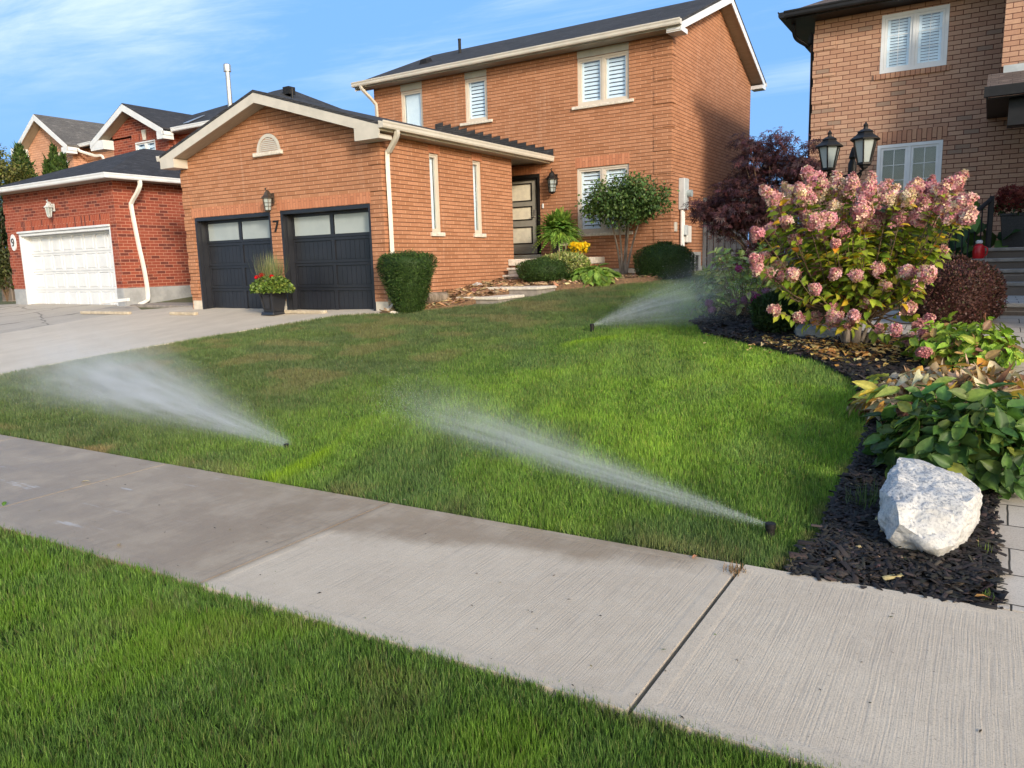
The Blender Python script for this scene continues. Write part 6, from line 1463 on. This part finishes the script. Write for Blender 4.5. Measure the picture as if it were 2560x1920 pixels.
n = 80; x = RNG.uniform(-6.5, 1.6, n); y = 2.36 + .026 * x + RNG.random(n) ** 1.6 * 1.42; k = RNG.random(n) < .35
arr = leaves_arrays(np.stack([x, y, np.full(n, .007)], 1), np.stack([RNG.normal(size=n), RNG.normal(size=n), .05 + 0 * x], 1), np.stack([RNG.normal(0, .2, n), RNG.normal(0, .2, n), np.ones(n)], 1), .008 + .022 * RNG.random(n) ** 2, .005 + .004 * RNG.random(n), np.where(k[:, None], pick(n, [(.30, .24, .12), (.14, .18, .06)]), pick(n, [(.03, .025, .02), (.06, .045, .03)])), 'diamond')
o = npmesh('walk_debris', *arr, MT['dry']); tag(o, 'tiny scattered bits of mulch and grass clippings on the concrete walk', 'debris', kind='stuff')

# ---------------------------------------------------------------- sprinklers and their spray
def sprinkler(x, y, lab, h=.105, r=.024):
    z = h1(x, y); e = empty('sprinkler_head', (x, y, z), lab, 'sprinkler')
    MB().lathe([(r * .95, -.05), (r * .95, h * .6), (r * .8, h * .62)], (x, y, z), 14).build('riser', MT['black'], e, smooth=40)
    MB().lathe([(r * .85, h * .62), (r * 1.12, h * .66), (r * 1.15, h), (r * .95, h * 1.06), (r * .2, h * 1.08)], (x, y, z), 16).build('nozzle_cap', MT['blackgut'], e, smooth=40)
    return Vector((x, y, z + h * .86))


MT['drop'] = plain('water_drop', (.86, .90, .94), .25, (.80, .86, .92), 4.0, spec=.8)


def spray(lab, o, tgt, drop, k0, k1, dens, seed, ndrop=9000, dsz=1.0, broad=.35, asp=1.0):
    # a plume of droplets: axis from the nozzle o to tgt, bending down by drop at its end, radius k0 + k1*s
    o = Vector(o); T = Vector(tgt) - o; L = T.length; ux = T.normalized(); uy = Vector((0, 0, 1)).cross(ux).normalized(); uz = ux.cross(uy)
    mat4 = Matrix((ux, uy, uz)).transposed().to_4x4(); mat4.translation = o
    n = 20; m = 16; vs = []; fs = []
    for i in range(n + 1):
        s_ = L * i / n; r = 2.9 * (k0 + k1 * (i / n) ** 1.0 * L)
        for j in range(m):
            q = 2 * math.pi * j / m; vs.append((s_, r * asp * math.cos(q), r * math.sin(q) - drop * (i / n) ** 2))
    for i in range(n):
        for j in range(m): fs.append((i * m + j, i * m + (j + 1) % m, (i + 1) * m + (j + 1) % m, (i + 1) * m + j))
    fs += [tuple(range(m))[::-1], tuple(range(n * m, n * m + m))]
    me = bpy.data.meshes.new('water_spray'); me.from_pydata(vs, [], fs)
    M_ = bpy.data.materials.new('water_mist'); M_.use_nodes = True; t = M_.node_tree; t.nodes.clear(); out = nd(t, 'ShaderNodeOutputMaterial')
    c = nd(t, 'ShaderNodeTexCoord').outputs['Object']; sp = nd(t, 'ShaderNodeSeparateXYZ', {0: c}); X_, Y_, Z_ = sp.outputs[0], sp.outputs[1], sp.outputs[2]
    s_ = mth(t, 'DIVIDE', X_, L); zc = mth(t, 'ADD', Z_, mth(t, 'MULTIPLY', mth(t, 'MULTIPLY', s_, s_), drop)); rad_ = mth(t, 'ADD', k0, mth(t, 'MULTIPLY', X_, k1))
    # drifting, streaked droplets
    wv = nd(t, 'ShaderNodeCombineXYZ', {0: mth(t, 'MULTIPLY', X_, .9), 1: mth(t, 'DIVIDE', Y_, rad_), 2: mth(t, 'DIVIDE', zc, rad_)}).outputs[0]
    wv = nd(t, 'ShaderNodeVectorMath', {0: wv, 1: (seed * 3.1, seed, 0)}, operation='ADD').outputs[0]
    n1_ = noise(t, wv, 1.5, 5.0, .62); n2_ = noise(t, nd(t, 'ShaderNodeVectorMath', {0: wv, 1: (.8, 3.0, 3.0)}, operation='MULTIPLY').outputs[0], 1.2, 4.0, .6)
    d2 = mth(t, 'ADD', mth(t, 'POWER', mth(t, 'DIVIDE', mth(t, 'ABSOLUTE', Y_), mth(t, 'MULTIPLY', rad_, asp)), 2.0), mth(t, 'POWER', mth(t, 'ABSOLUTE', mth(t, 'DIVIDE', mth(t, 'MAXIMUM', mth(t, 'MULTIPLY', zc, 1.15), mth(t, 'MULTIPLY', zc, .55)), rad_)), 2.0))
    g = mth(t, 'EXPONENT', mth(t, 'MULTIPLY', d2, mth(t, 'MULTIPLY', mth(t, 'ADD', .35, n1_), -2.6)))
    g = mth(t, 'ADD', g, mth(t, 'MULTIPLY', mth(t, 'EXPONENT', mth(t, 'MULTIPLY', d2, mth(t, 'MULTIPLY', mth(t, 'ADD', .4, n2_), -.75))), mth(t, 'MULTIPLY', s_, broad)))
    fall = mth(t, 'MULTIPLY', ramp(t, s_, 1.0, .25), mth(t, 'DIVIDE', .10, mth(t, 'ADD', .035, mth(t, 'MULTIPLY', rad_, 1.0))))
    dn = mth(t, 'MULTIPLY', mth(t, 'MULTIPLY', g, fall), mth(t, 'MULTIPLY', ramp(t, n2_, .3, .68), dens))
    hul = ramp(t, d2, 6.5, 3.0); dn = mth(t, 'MULTIPLY', dn, hul)
    v = nd(t, 'ShaderNodeVolumePrincipled', {'Color': (.93, .96, 1, 1), 'Density': dn, 'Anisotropy': .1}); t.links.new(v.outputs[0], out.inputs['Volume'])
    me.materials.append(M_); ob = link('water_spray', me); ob.matrix_world = mat4
    k = ndrop; ss = RNG.random(k) ** .8; rr = k0 + k1 * ss * L; sc = np.abs(RNG.normal(0, 1, k)) ** 1.0
    qy = RNG.normal(0, .62, k) * rr * asp; qz = RNG.normal(-.15, .62, k) * rr - drop * ss ** 2 - (RNG.random(k) < .3) * RNG.random(k) * rr * 2.2 * ss
    P_ = np.stack([ss * L, qy, qz], 1); rs_ = (.0005 + .0008 * RNG.random(k) ** 2) * (.8 + .6 * ss) * dsz; tv = np.array([(1, 1, 1), (1, -1, -1), (-1, 1, -1), (-1, -1, 1)]) * .8 * np.array([2.2, 1, 1])
    V = (P_[:, None, :] + tv[None] * rs_[:, None, None]).reshape(-1, 3); lo = (np.array([0, 1, 2, 0, 3, 1, 0, 2, 3, 1, 3, 2])[None] + (np.arange(k) * 4)[:, None]).ravel()
    dr_ = npmesh('droplets', V, np.arange(k * 4) * 3, lo, np.ones((len(V), 3)), MT['drop'], ob); dr_.location = (0, 0, 0)
    tag(ob, lab, 'water spray', kind='stuff'); return ob


s1 = sprinkler(-.935, 4.18, 'black sprinkler head nearest the walk at the right end of the lawn', .078, .026)
s2 = sprinkler(-4.77, 9.83, 'black sprinkler head in the middle of the lawn before the far spray', .10, .03)
s3 = sprinkler(-5.07, 4.37, 'small sprinkler head half hidden in the left spray near the walk', .026, .018)
spray('thin white water spray shooting left from the near right sprinkler', s1, at(965, 1000, 5.7), .06, .010, .066, 8.0, 1, 18000, .8, 1.0)
spray('white water mist blown right from the sprinkler in the middle of the lawn', s2, at(1880, 655, 11.0), .30, .016, .19, 7.5, 2, 9000, 1.4, .7)
spray('broad white water spray fanning left over the lawn near the driveway', s3, at(70, 888, 5.5), .12, .07, .10, 8.0, 3, 18000, 1.1, 1.5)
